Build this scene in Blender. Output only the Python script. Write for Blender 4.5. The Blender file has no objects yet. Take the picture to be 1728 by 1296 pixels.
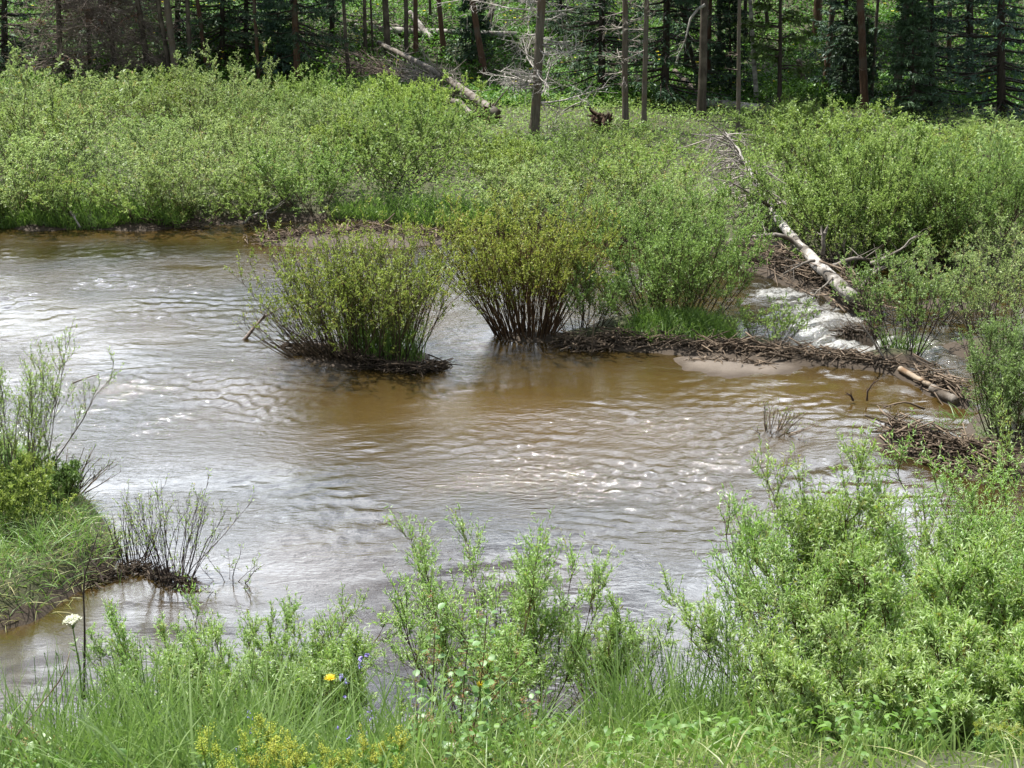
import bpy, math, random
import numpy as np
from mathutils import Vector

SC = bpy.context.scene
COL = SC.collection
R_ = math.radians
# ------------------------------------------------------------------ camera, sky, sun, exposure
W, H, F = 1728.0, 1296.0, 2251.0
CAM_H, PITCH = 6.4, R_(19.65)
cd = bpy.data.cameras.new('camera')
cam = bpy.data.objects.new('camera', cd)
COL.objects.link(cam)
cam.location = (0, 0, CAM_H)
cam.rotation_euler = (R_(90) - PITCH, 0, 0)
cd.sensor_width = 36
cd.lens = 36 * F / W
cd.clip_end = 1000
SC.camera = cam

SUN_EL, SUN_AZ = R_(67), R_(302)          # azimuth clockwise from +Y (view direction): high in front, to the left
world = bpy.data.worlds.new('World')
SC.world = world
world.use_nodes = True
wn, wl = world.node_tree.nodes, world.node_tree.links
bg = wn['Background']
sky = wn.new('ShaderNodeTexSky')
sky.sky_type = 'NISHITA'
sky.sun_disc = False
sky.sun_elevation = SUN_EL
sky.sun_rotation = SUN_AZ
sky.altitude = 2600
tc = wn.new('ShaderNodeTexCoord')
mp = wn.new('ShaderNodeMapping')
mp.inputs['Scale'].default_value = (1.3, 1.3, 2.6)
mp.inputs['Location'].default_value = (3.09, 1.52, 0.86)
cn = wn.new('ShaderNodeTexNoise')
cn.inputs['Scale'].default_value = 2.2
cn.inputs['Detail'].default_value = 7
cn.inputs['Roughness'].default_value = 0.6
cr = wn.new('ShaderNodeValToRGB')
cr.color_ramp.elements[0].position = 0.40
cr.color_ramp.elements[1].position = 0.53
mx = wn.new('ShaderNodeMixRGB')
wl.new(tc.outputs['Generated'], mp.inputs['Vector'])
wl.new(mp.outputs['Vector'], cn.inputs['Vector'])
low = wn.new('ShaderNodeSeparateXYZ')           # more cloud towards the horizon
wl.new(tc.outputs['Generated'], low.inputs[0])
lm = wn.new('ShaderNodeMapRange')
lm.inputs['From Min'].default_value, lm.inputs['From Max'].default_value = 0.08, 0.42
lm.inputs['To Min'].default_value, lm.inputs['To Max'].default_value = 0.2, 0.0
wl.new(low.outputs['Z'], lm.inputs['Value'])
ad = wn.new('ShaderNodeMath')
wl.new(cn.outputs['Fac'], ad.inputs[0])
wl.new(lm.outputs[0], ad.inputs[1])
wl.new(ad.outputs[0], cr.inputs['Fac'])
sep = wn.new('ShaderNodeSeparateXYZ')           # a bright cumulus bank stands low over the wood, the rest of the sky is more broken
wl.new(tc.outputs['Generated'], sep.inputs[0])
bank = wn.new('ShaderNodeMapRange')
bank.interpolation_type = 'SMOOTHSTEP'
bank.inputs['From Min'].default_value = 0.15
bank.inputs['From Max'].default_value = 0.8
bank.inputs['To Min'].default_value = 5.0
bank.inputs['To Max'].default_value = 30.0
wl.new(sep.outputs['Y'], bank.inputs['Value'])
cc = wn.new('ShaderNodeVectorMath')
cc.operation = 'SCALE'
cc.inputs[0].default_value = (.94, 1.0, 1.09)
wl.new(bank.outputs[0], cc.inputs['Scale'])
wl.new(cc.outputs[0], mx.inputs['Color2'])
wl.new(cr.outputs['Color'], mx.inputs['Fac'])
wl.new(sky.outputs['Color'], mx.inputs['Color1'])
wl.new(mx.outputs['Color'], bg.inputs['Color'])
bg.inputs['Strength'].default_value = 0.085

sd = bpy.data.lights.new('sun', 'SUN')
sd.energy = 5.0
sd.angle = R_(0.53)
sd.color = (1.0, 0.955, 0.88)
sun = bpy.data.objects.new('sun', sd)
COL.objects.link(sun)
# direction the light comes from
sx, sy, sz = math.sin(SUN_AZ) * math.cos(SUN_EL), math.cos(SUN_AZ) * math.cos(SUN_EL), math.sin(SUN_EL)
sun.rotation_euler = Vector((sx, sy, sz)).to_track_quat('Z', 'Y').to_euler()
sun.location = (sx * 60, sy * 60, sz * 60)

SC.view_settings.view_transform = 'Standard'
SC.view_settings.look = 'None'
SC.view_settings.exposure = 1.0
SC.view_settings.gamma = 1
SC.render.engine = 'CYCLES'
cy = SC.cycles
cy.max_bounces = 6
cy.diffuse_bounces = 3
cy.glossy_bounces = 2
cy.transmission_bounces = 3
cy.transparent_max_bounces = 4
cy.sample_clamp_indirect = 6
cy.use_denoising = True
cy.caustics_reflective = False
cy.caustics_refractive = False

# ------------------------------------------------------------------ pixel helpers (photo pixels -> places)
cP, sP = math.cos(PITCH), math.sin(PITCH)


def ray(px, py):
    x, v = (px - W / 2) / F, (H / 2 - py) / F
    return np.array([x, cP + v * sP, -sP + v * cP])


def G(px, py, z=0.0):
    d = ray(px, py)
    return np.array([0, 0, CAM_H]) + d * ((z - CAM_H) / d[2])


def P(px, py, Y):
    d = ray(px, py)
    return np.array([0, 0, CAM_H]) + d * (Y / d[1])


def proj(p):
    q = np.asarray(p, float) - np.array([0, 0, CAM_H])
    f = q[..., 1] * cP - q[..., 2] * sP
    u = q[..., 1] * sP + q[..., 2] * cP
    return W / 2 + F * q[..., 0] / f, H / 2 - F * u / f


def nrm(v):
    return v / np.maximum(np.linalg.norm(v, axis=-1, keepdims=True), 1e-9)


def sstep(a, b, x):
    t = np.clip((x - a) / (b - a), 0, 1)
    return t * t * (3 - 2 * t)


# smooth value noise, vectorised
_T = np.random.default_rng(7).random((256, 256))


def vnoise(x, y):
    xi, yi = np.floor(x).astype(int), np.floor(y).astype(int)
    fx, fy = x - xi, y - yi
    fx, fy = fx * fx * (3 - 2 * fx), fy * fy * (3 - 2 * fy)
    a, b = _T[xi % 256, yi % 256], _T[(xi + 1) % 256, yi % 256]
    c, d = _T[xi % 256, (yi + 1) % 256], _T[(xi + 1) % 256, (yi + 1) % 256]
    return (a * (1 - fx) + b * fx) * (1 - fy) + (c * (1 - fx) + d * fx) * fy


def fbm(x, y, o=4):
    s, a, t = 0, 0.5, 0
    for i in range(o):
        s = s + a * vnoise(x * 2 ** i + 17.3 * i, y * 2 ** i + 5.1 * i)
        t += a
        a *= 0.5
    return s / t


def poly_dist(x, y, pts):
    """distance to a polyline"""
    best = np.full(np.shape(x), 1e9)
    for a, b in zip(pts[:-1], pts[1:]):
        ax, ay, bx, by = a[0], a[1], b[0], b[1]
        L2 = (bx - ax) ** 2 + (by - ay) ** 2 + 1e-12
        t = np.clip(((x - ax) * (bx - ax) + (y - ay) * (by - ay)) / L2, 0, 1)
        best = np.minimum(best, np.hypot(x - ax - t * (bx - ax), y - ay - t * (by - ay)))
    return best


def inside(x, y, pts):
    r = np.zeros(np.shape(x), bool)
    n = len(pts)
    for i in range(n):
        x1, y1, x2, y2 = pts[i][0], pts[i][1], pts[(i + 1) % n][0], pts[(i + 1) % n][1]
        if y1 == y2:
            continue
        c = ((y1 > y) != (y2 > y)) & (x < (x2 - x1) * (y - y1) / (y2 - y1) + x1)
        r ^= c
    return r


def sdist(x, y, pts):
    d = poly_dist(x, y, list(pts) + [pts[0]])
    return np.where(inside(x, y, pts), d, -d)


def gpoly(px):
    return [tuple(G(a, b)[:2]) for a, b in px]


FAR_SHORE = [(-90, 27.0)] + gpoly([(-300, 388), (0, 386), (150, 389), (300, 386), (400, 380), (480, 373), (600, 372), (740, 385),
                                   (900, 400), (1080, 418), (1240, 428), (1330, 436), (1440, 448), (1560, 455), (1728, 462), (2100, 470)]) + [(90, 20)]
PENINSULA = gpoly([(-500, 1085), (-150, 1078), (0, 1062), (60, 1048), (115, 1006), (185, 965), (205, 930), (175, 882), (145, 845), (115, 818), (0, 745), (-200, 720), (-500, 720)])
RIGHT_BANK = gpoly([(1640, 812), (1690, 800), (1728, 812), (1900, 850), (2300, 900), (2300, 640), (1850, 640), (1730, 680), (1650, 700), (1610, 760)])
# low islands: (px, py, half-width m, half-depth m, height)
ISLES = [(620, 604, .95, 0.5, .05), (545, 588, .5, .3, .05), (890, 568, .5, .36, .06), (1000, 572, .7, .25, .14), (1130, 566, 1.0, .55, .2), (1060, 560, .7, .5, .2),
         (1285, 585, .55, .35, .10), (1500, 606, .55, .32, .14), (1675, 590, .8, .5, .12), (1620, 515, .7, .4, .08),
         (1440, 573, .3, .12, .1)]
DAM = gpoly([(1040, 585), (1130, 590), (1250, 597), (1340, 607), (1430, 615), (1520, 628), (1575, 652), (1620, 682)])
SPIT = gpoly([(1500, 748), (1560, 762), (1640, 788), (1700, 800)])
GRAVEL = gpoly([(430, 413), (470, 402), (540, 392), (640, 388), (745, 396), (750, 412), (620, 420), (500, 416)])
UPPER = gpoly([(1250, 440), (1310, 462), (1370, 482), (1420, 505), (1460, 520)])
SAND = gpoly([(1128, 602), (1180, 600), (1260, 606), (1325, 612), (1338, 622), (1310, 634), (1220, 634), (1160, 624)])


def fars(x):
    xs, ys = zip(*FAR_SHORE)
    return np.interp(x, xs, ys)


def zG(x, y):
    x, y = np.asarray(x, float), np.asarray(y, float)
    nz = fbm(x * .9 + 3, y * .9 + 40, 3) - .5
    z = np.full(np.broadcast(x, y).shape, -.55) + nz * .1
    # near embankment, road shelf behind
    zb = np.minimum((9.35 + .25 * np.sin(x * .6) - y) * .607, 4.8) + nz * .22
    z = np.maximum(z, np.maximum(zb, -.6))
    # far bank then hillside
    d = y - fars(x) + nz * .8
    zf = np.where(d > 0, .02 + .30 * sstep(0, .8, d) + .02 * np.clip(d, 0, 14), d * .5) + nz * .12 * sstep(0, 2, d)
    hy = y - (42.5 + .8 * np.sin(x * .17) + .02 * x)
    hill = np.where(hy > 0, .17 * np.clip(hy, 0, 300) * sstep(-1, 6, hy) + .10 * np.clip(hy - 4, 0, 300) - .1 * np.clip(hy - 50, 0, 300), 0)
    hill = hill + np.where(hy > 1, (fbm(x * .28, y * .28, 3) - .5) * 1.0 * sstep(1, 6, hy), 0)
    z = np.maximum(z, np.maximum(zf, -.6) + hill)
    sp = sdist(x, y, PENINSULA)
    z = np.maximum(z, np.where(sp > -.5, np.minimum(sp * .9 + .02, .30 + nz * .25), -1))
    sr = sdist(x, y, RIGHT_BANK)
    z = np.maximum(z, np.where(sr > -.5, np.minimum(sr * .6 + .02, .25 + nz * .2), -1))
    for px, py, a, b, h in ISLES:
        c = G(px, py)
        q = ((x - c[0]) / a) ** 2 + ((y - c[1]) / b) ** 2
        z = np.maximum(z, np.where(q < 2.5, h * (1.25 - q * 1.25) + nz * .06, -1))
    z = np.maximum(z, .10 - (poly_dist(x, y, DAM) / .2) ** 2 * .10 + nz * .05)
    z = np.maximum(z, .12 - (poly_dist(x, y, SPIT) / .24) ** 2 * .12 + nz * .05)
    z = np.maximum(z, .16 - (poly_dist(x, y, UPPER) / .3) ** 2 * .16 + nz * .05)
    sg = sdist(x, y, GRAVEL)
    z = np.maximum(z, np.where(sg > -.4, np.minimum(sg * .16, .08) + nz * .04, -1))
    ss = sdist(x, y, SAND) + (fbm(x * 2.2 + 7, y * 2.2, 3) - .5) * .5
    z = np.maximum(z, np.where(ss > -.4, np.minimum(ss * .14, .06) + nz * .012, -1))
    return z


def zAt(x, y):
    return float(zG(np.array([x]), np.array([y]))[0])


def HIT(px, py):
    d = ray(px, py)
    ts = np.linspace(3, 160, 6000)
    pts = np.array([0, 0, CAM_H]) + ts[:, None] * d
    g = zG(pts[:, 0], pts[:, 1])
    k = np.argmax(pts[:, 2] <= np.maximum(g, -0.0))
    p = pts[k].copy()
    p[2] = max(g[k], -.02)
    return p


# ------------------------------------------------------------------ mesh helpers
class MB:
    def __init__(s):
        s.v, s.q, s.t, s.a, s.n = [], [], [], [], 0

    def add(s, v, q=None, t=None, tint=None):
        v = np.asarray(v, float).reshape(-1, 3)
        if q is not None and len(q):
            s.q.append(np.asarray(q).reshape(-1, 4) + s.n)
        if t is not None and len(t):
            s.t.append(np.asarray(t).reshape(-1, 3) + s.n)
        s.v.append(v)
        s.a.append(np.full(len(v), .5) if tint is None else np.asarray(tint, float).ravel())
        s.n += len(v)

    def tubes(s, pts, rad, S=4, cap=False, tint=None, rough=0.0, rng=None):
        pts = np.asarray(pts, float)
        N, K = pts.shape[:2]
        t = nrm(np.gradient(pts, axis=1))
        ref = np.where(np.abs(nrm(pts[:, -1] - pts[:, 0])[:, 2:3]) > .8, np.array([[1., .1, 0]]), np.array([[.1, .05, 1.]]))[:, None, :]
        u = nrm(np.cross(t, ref))
        v = np.cross(t, u)
        a = np.arange(S) * 2 * math.pi / S
        r = np.broadcast_to(np.asarray(rad, float), (N, K))[:, :, None, None]
        if rough and rng is not None:
            r = r * (1 + rough * rng.uniform(-1, 1, (N, K, S, 1)))
        V = pts[:, :, None, :] + r * (np.cos(a)[None, None, :, None] * u[:, :, None, :] + np.sin(a)[None, None, :, None] * v[:, :, None, :])
        idx = np.arange(N * K * S).reshape(N, K, S)
        nx = np.roll(idx, -1, axis=2)
        q = np.stack([idx[:, :-1], nx[:, :-1], nx[:, 1:], idx[:, 1:]], -1).reshape(-1, 4)
        tr = []
        if cap:
            for e in (0, K - 1):
                for k in range(1, S - 1):
                    f = np.stack([idx[:, e, 0], idx[:, e, k], idx[:, e, k + 1]], -1)
                    tr.append(f if e else f[:, ::-1])
        ti = None if tint is None else np.repeat(np.asarray(tint), K * S)
        s.add(V, q, np.concatenate(tr) if tr else None, ti)

    def leaves(s, p, d, L, w, rng, up=.9, fold=.25, tint=None, fine=False, droop=.25):
        p, d = np.asarray(p, float), nrm(np.asarray(d, float))
        N = len(p)
        L, w = np.broadcast_to(L, (N,))[:, None], np.broadcast_to(w, (N,))[:, None]
        nz = np.array([0, 0, up]) + rng.normal(0, .6, (N, 3))
        sd_ = nrm(np.cross(d, nz))
        n = np.cross(sd_, d)
        if tint is None:
            tint = rng.random(N)
        if not fine:
            m = p + d * L * .45 + n * L * .05
            V = np.stack([p, m + sd_ * w * .5 + n * w * fold, p + d * L - n * L * droop * .4, m - sd_ * w * .5 + n * w * fold], 1)
            i = np.arange(N * 4).reshape(N, 4)
            s.add(V, i, None, np.repeat(tint, 4))
        else:
            a, b = p + d * L * .3 + n * L * .03, p + d * L * .66 + n * L * (.02 - droop * .2)
            f1 = n * w * fold
            V = np.stack([p, a + sd_ * w * .5 + f1, a - sd_ * w * .5 + f1, b + sd_ * w * .38 + f1 * .8, b - sd_ * w * .38 + f1 * .8, p + d * L - n * L * droop], 1)
            i = np.arange(N * 6).reshape(N, 6)
            s.add(V, i[:, [1, 2, 4, 3]], np.concatenate([i[:, [0, 2, 1]], i[:, [3, 4, 5]]]), np.repeat(tint, 6))

    def mesh(s, name, m, smooth=True):
        me = bpy.data.meshes.new(name)
        v = np.concatenate(s.v)
        q = np.concatenate(s.q) if s.q else np.zeros((0, 4), int)
        t = np.concatenate(s.t) if s.t else np.zeros((0, 3), int)
        me.vertices.add(len(v))
        me.vertices.foreach_set('co', v.astype(np.float32).ravel())
        li = np.concatenate([q.ravel(), t.ravel()]).astype(np.int32)
        me.loops.add(len(li))
        me.loops.foreach_set('vertex_index', li)
        tot = np.concatenate([np.full(len(q), 4), np.full(len(t), 3)]).astype(np.int32)
        me.polygons.add(len(tot))
        me.polygons.foreach_set('loop_start', np.concatenate([[0], np.cumsum(tot)[:-1]]).astype(np.int32))
        me.polygons.foreach_set('loop_total', tot)
        me.polygons.foreach_set('use_smooth', np.full(len(tot), smooth))
        at = me.attributes.new('tint', 'FLOAT', 'POINT')
        at.data.foreach_set('value', np.concatenate(s.a).astype(np.float32))
        me.update()
        me.validate()
        me.materials.append(m)
        return me


def obj(name, mb, m, parent=None, loc=None, smooth=True):
    o = bpy.data.objects.new(name, mb.mesh(name, m, smooth) if isinstance(mb, MB) else mb)
    COL.objects.link(o)
    if parent is not None:
        o.parent = parent
    if loc is not None:
        o.location = loc
    return o


def tag(o, label, cat=None, group=None, kind=None):
    o['label'] = label
    if cat:
        o['category'] = cat
    if group:
        o['group'] = group
    if kind:
        o['kind'] = kind
    return o


def thing(name, label, cat, loc=(0, 0, 0), rotz=0, group=None, scale=1):
    o = bpy.data.objects.new(name, None)
    COL.objects.link(o)
    o.location = loc
    o.rotation_euler = (0, 0, rotz)
    o.scale = (scale,) * 3 if np.isscalar(scale) else scale
    o.empty_display_size = .2
    return tag(o, label, cat, group)


def dup(root, loc, rotz, scale, label, group):
    r = root.copy()
    COL.objects.link(r)
    r.location = loc
    r.rotation_euler = (0, 0, rotz)
    r.scale = (scale,) * 3 if np.isscalar(scale) else scale
    r['label'] = label
    r['group'] = group
    for ch in list(root.children):
        c = ch.copy()
        COL.objects.link(c)
        c.parent = r
    return r


# ------------------------------------------------------------------ materials
def newmat(name):
    m = bpy.data.materials.new(name)
    m.use_nodes = True
    nt = m.node_tree
    nt.nodes.clear()
    out = nt.nodes.new('ShaderNodeOutputMaterial')
    return m, nt.nodes, nt.links, out


def mixc(n, l, fac, a, b, mode='MIX'):
    x = n.new('ShaderNodeMixRGB')
    x.blend_type = mode
    for k, v in (('Fac', fac), ('Color1', a), ('Color2', b)):
        if hasattr(v, 'is_linked') or hasattr(v, 'links'):
            l.new(v, x.inputs[k])
        elif isinstance(v, (int, float)):
            x.inputs[k].default_value = v
        else:
            x.inputs[k].default_value = (*v, 1)
    return x.outputs['Color']


def mathn(n, l, op, a, b=None, clamp=False):
    x = n.new('ShaderNodeMath')
    x.operation = op
    x.use_clamp = clamp
    for k, v in ((0, a), (1, b)):
        if v is None:
            continue
        if isinstance(v, (int, float)):
            x.inputs[k].default_value = v
        else:
            l.new(v, x.inputs[k])
    return x.outputs[0]


def leafmat(name, c1, c2, under=None, trans=.44, gloss=.025, var=.25, rough=.5, old=False):
    m, n, l, out = newmat(name)
    at = n.new('ShaderNodeAttribute')
    at.attribute_name = 'tint'
    c = mixc(n, l, at.outputs['Fac'], c1, c2)
    if old:
        c = mixc(n, l, mathn(n, l, 'MULTIPLY', mathn(n, l, 'GREATER_THAN', at.outputs['Fac'], .985), .8), c, (.33, .25, .07))
    oi = n.new('ShaderNodeObjectInfo')
    hs = n.new('ShaderNodeHueSaturation')
    r = n.new('ShaderNodeMapRange')
    l.new(oi.outputs['Random'], r.inputs['Value'])
    r.inputs['To Min'].default_value = 1 - var
    r.inputs['To Max'].default_value = 1 + var
    l.new(r.outputs['Result'], hs.inputs['Value'])
    r2 = n.new('ShaderNodeMapRange')
    l.new(mathn(n, l, 'FRACT', mathn(n, l, 'MULTIPLY', oi.outputs['Random'], 7.31)), r2.inputs['Value'])
    r2.inputs['To Min'].default_value = .485
    r2.inputs['To Max'].default_value = .515
    l.new(r2.outputs['Result'], hs.inputs['Hue'])
    l.new(c, hs.inputs['Color'])
    c = hs.outputs['Color']
    if under is not None:
        g = n.new('ShaderNodeNewGeometry')
        c = mixc(n, l, mathn(n, l, 'MULTIPLY', g.outputs['Backfacing'], .5), c, under)
    d = n.new('ShaderNodeBsdfDiffuse')
    t = n.new('ShaderNodeBsdfTranslucent')
    l.new(c, d.inputs['Color'])
    l.new(mixc(n, l, 1.0, c, (.96, 1.05, .72), 'MULTIPLY'), t.inputs['Color'])
    ms = n.new('ShaderNodeMixShader')
    ms.inputs[0].default_value = trans
    l.new(d.outputs[0], ms.inputs[1])
    l.new(t.outputs[0], ms.inputs[2])
    gl = n.new('ShaderNodeBsdfGlossy')
    gl.inputs['Roughness'].default_value = rough
    gl.inputs['Color'].default_value = (.9, .95, 1, 1)
    m2 = n.new('ShaderNodeMixShader')
    m2.inputs[0].default_value = gloss
    l.new(ms.outputs[0], m2.inputs[1])
    l.new(gl.outputs[0], m2.inputs[2])
    l.new(m2.outputs[0], out.inputs[0])
    return m


def barkmat(name, c1, c2, c3=None, scale=(14, 14, 2.2), bump=.5, rough=.85, patch=3.0, rng_=(.55, 1.45)):
    m, n, l, out = newmat(name)
    tcn = n.new('ShaderNodeTexCoord')
    mpn = n.new('ShaderNodeMapping')
    mpn.inputs['Scale'].default_value = scale
    l.new(tcn.outputs['Object'], mpn.inputs['Vector'])
    nz = n.new('ShaderNodeTexNoise')
    nz.inputs['Scale'].default_value = 1.6
    nz.inputs['Detail'].default_value = 6
    nz.inputs['Roughness'].default_value = .7
    l.new(mpn.outputs[0], nz.inputs['Vector'])
    rp = n.new('ShaderNodeValToRGB')
    rp.color_ramp.elements[0].position = .34
    rp.color_ramp.elements[1].position = .66
    rp.color_ramp.elements[0].color = (*c1, 1)
    rp.color_ramp.elements[1].color = (*c2, 1)
    l.new(nz.outputs['Fac'], rp.inputs['Fac'])
    c = rp.outputs['Color']
    if c3 is not None:
        n2 = n.new('ShaderNodeTexNoise')
        n2.inputs['Scale'].default_value = patch
        n2.inputs['Detail'].default_value = 4
        l.new(tcn.outputs['Object'], n2.inputs['Vector'])
        r2 = n.new('ShaderNodeValToRGB')
        r2.color_ramp.elements[0].position = .5
        r2.color_ramp.elements[1].position = .62
        l.new(n2.outputs['Fac'], r2.inputs['Fac'])
        c = mixc(n, l, r2.outputs['Color'], c, c3)
    at = n.new('ShaderNodeAttribute')
    at.attribute_name = 'tint'
    k = n.new('ShaderNodeMapRange')
    l.new(at.outputs['Fac'], k.inputs['Value'])
    k.inputs['To Min'].default_value = rng_[0]
    k.inputs['To Max'].default_value = rng_[1]
    hs = n.new('ShaderNodeHueSaturation')
    l.new(c, hs.inputs['Color'])
    l.new(k.outputs[0], hs.inputs['Value'])
    b = n.new('ShaderNodeBsdfPrincipled')
    b.inputs['Roughness'].default_value = rough
    b.inputs['Specular IOR Level'].default_value = .25
    l.new(hs.outputs[0], b.inputs['Base Color'])
    if bump:
        bp = n.new('ShaderNodeBump')
        bp.inputs['Strength'].default_value = bump
        bp.inputs['Distance'].default_value = .02
        l.new(nz.outputs['Fac'], bp.inputs['Height'])
        l.new(bp.outputs[0], b.inputs['Normal'])
    l.new(b.outputs[0], out.inputs[0])
    return m


M = {}
M['pale'] = leafmat('willow_leaf_pale', (.21, .30, .095), (.345, .44, .165), (.33, .41, .21), var=.27, old=True)
M['yellowish'] = leafmat('willow_leaf_yellow', (.195, .285, .05), (.33, .415, .10), (.30, .37, .13), var=.27)
M['green'] = leafmat('willow_leaf_green', (.15, .245, .055), (.26, .365, .10), (.24, .32, .13), var=.27)
M['olive'] = leafmat('willow_leaf_olive', (.165, .265, .055), (.275, .375, .10), (.25, .33, .13), var=.27, old=True)
M['near'] = leafmat('willow_leaf_near', (.20, .335, .055), (.365, .51, .12), (.33, .44, .19), trans=.5, gloss=.035, rough=.45, var=.06, old=True)
M['greyleaf'] = leafmat('willow_leaf_grey', (.15, .25, .075), (.24, .35, .125), (.26, .35, .16), var=.06)
M['golden'] = leafmat('willow_leaf_golden', (.17, .235, .04), (.335, .39, .075), (.28, .33, .09), trans=.45, var=.06, old=True)
M['mid'] = leafmat('willow_leaf_island', (.165, .24, .045), (.30, .37, .075), (.26, .32, .10), trans=.5, var=.06, old=True)
M['grass'] = leafmat('grass_blade', (.115, .205, .042), (.24, .34, .085), None, trans=.45, gloss=.03, var=.1)
M['sedge'] = leafmat('sedge_blade', (.10, .19, .045), (.20, .31, .10), None, trans=.4, gloss=.035, var=.1)
M['drygrass'] = leafmat('grass_mat', (.22, .26, .07), (.36, .34, .14), None, trans=.4, gloss=.04, var=.1)
M['herb'] = leafmat('hillside_herb', (.05, .13, .014), (.14, .25, .03), None, trans=.25, gloss=.03, var=.1)
M['spruce'] = leafmat('spruce_needles', (.022, .052, .022), (.055, .105, .045), None, trans=.15, gloss=.03, var=.25)
M['bluespruce'] = leafmat('blue_spruce_needles', (.03, .075, .045), (.075, .135, .085), None, trans=.15, gloss=.03, var=.2)
M['pine'] = leafmat('pine_needles', (.035, .07, .012), (.085, .12, .025), None, trans=.2, gloss=.03, var=.2)
M['deadneedle'] = leafmat('dead_needles', (.10, .062, .04), (.20, .115, .07), None, trans=.15, gloss=.02, var=.1)
M['round'] = leafmat('serviceberry_leaf', (.10, .20, .045), (.20, .32, .08), (.2, .3, .11), gloss=.035, rough=.45, var=.05)
M['goldleaf'] = leafmat('goldenrod_leaf', (.08, .18, .025), (.17, .30, .05), None, var=.08)
M['gold'] = leafmat('golden_bud', (.30, .36, .05), (.50, .50, .08), None, trans=.3, gloss=.02, var=.06)
M['salsify'] = leafmat('yellow_petal', (.80, .60, .03), (.85, .70, .06), None, trans=.3, gloss=.02, var=.03)
M['violet'] = leafmat('violet_petal', (.26, .22, .62), (.42, .36, .80), None, trans=.35, gloss=.02, var=.1)
M['white'] = leafmat('white_floret', (.70, .70, .58), (.8, .8, .72), None, trans=.3, gloss=.02, var=.03)
M['rust'] = leafmat('rusty_seed_cluster', (.26, .13, .06), (.42, .25, .11), None, trans=.25, gloss=.03, var=.1)
M['stem'] = barkmat('willow_stem', (.055, .040, .026), (.115, .085, .058), bump=0, scale=(6, 6, 6))
M['redstem'] = barkmat('red_brown_stem', (.065, .038, .022), (.13, .082, .046), bump=0, scale=(6, 6, 6))
M['darkstem'] = barkmat('dark_purple_stem', (.034, .024, .024), (.075, .053, .050), bump=0, scale=(6, 6, 6))
M['greystem'] = barkmat('grey_stem', (.09, .077, .062), (.17, .148, .122), bump=0, scale=(6, 6, 6))
M['greenstem'] = leafmat('green_stem', (.12, .20, .05), (.2, .28, .09), None, trans=.1, var=.05)
M['bark'] = barkmat('grey_brown_bark', (.034, .027, .021), (.098, .08, .063), (.125, .105, .082), patch=2)
M['barkred'] = barkmat('red_brown_bark', (.05, .027, .018), (.125, .073, .045), (.10, .082, .066), patch=1.5)
M['barkdark'] = barkmat('dark_bark', (.022, .018, .014), (.055, .043, .033))
M['snagtwig'] = barkmat('silver_dead_boughs', (.26, .24, .22), (.46, .43, .40), bump=0, scale=(3, 3, 3))
M['snag'] = barkmat('silver_dead_wood', (.065, .054, .043), (.165, .143, .118), (.12, .09, .065), patch=2.5, scale=(18, 18, 2))
M['silver'] = barkmat('bleached_wood', (.19, .175, .16), (.44, .42, .39), (.10, .088, .076), patch=3, scale=(5, 5, 5))
M['pale_log'] = barkmat('weathered_log', (.11, .096, .082), (.26, .235, .205), (.075, .06, .046), patch=2.5, scale=(5, 5, 5))
M['peeled'] = barkmat('peeled_wood', (.24, .195, .145), (.36, .30, .23), (.17, .11, .065), patch=5, scale=(7, 7, 7))
M['root'] = barkmat('root_soil', (.025, .016, .010), (.07, .044, .027), scale=(6, 6, 6))
M['twig'] = barkmat('dead_twigs', (.18, .158, .138), (.34, .31, .28), bump=0, scale=(3, 3, 3))
M['twigbrown'] = barkmat('brown_dead_twigs', (.125, .096, .078), (.25, .205, .175), bump=0, scale=(3, 3, 3))
M['stick'] = barkmat('driftwood_stick', (.05, .036, .025), (.15, .116, .085), bump=0, scale=(4, 4, 4), rng_=(.3, 2.3))
M['litter'] = barkmat('bark_litter', (.028, .020, .014), (.085, .064, .046), bump=0, scale=(4, 4, 4))


# ------------------------------------------------------------------ setting: ground, water
def grid_mesh(xs, ys, zf):
    X, Y = np.meshgrid(xs, ys)
    Z = zf(X, Y)
    nx, ny = len(xs), len(ys)
    i = np.arange(nx * ny).reshape(ny, nx)
    q = np.stack([i[:-1, :-1], i[:-1, 1:], i[1:, 1:], i[1:, :-1]], -1).reshape(-1, 4)
    return np.stack([X, Y, Z], -1).reshape(-1, 3), q


def spaced(*segs):
    out = []
    for a, b, s in segs:
        out.append(np.arange(a, b, s))
    return np.concatenate(out + [[segs[-1][1]]])


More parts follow.
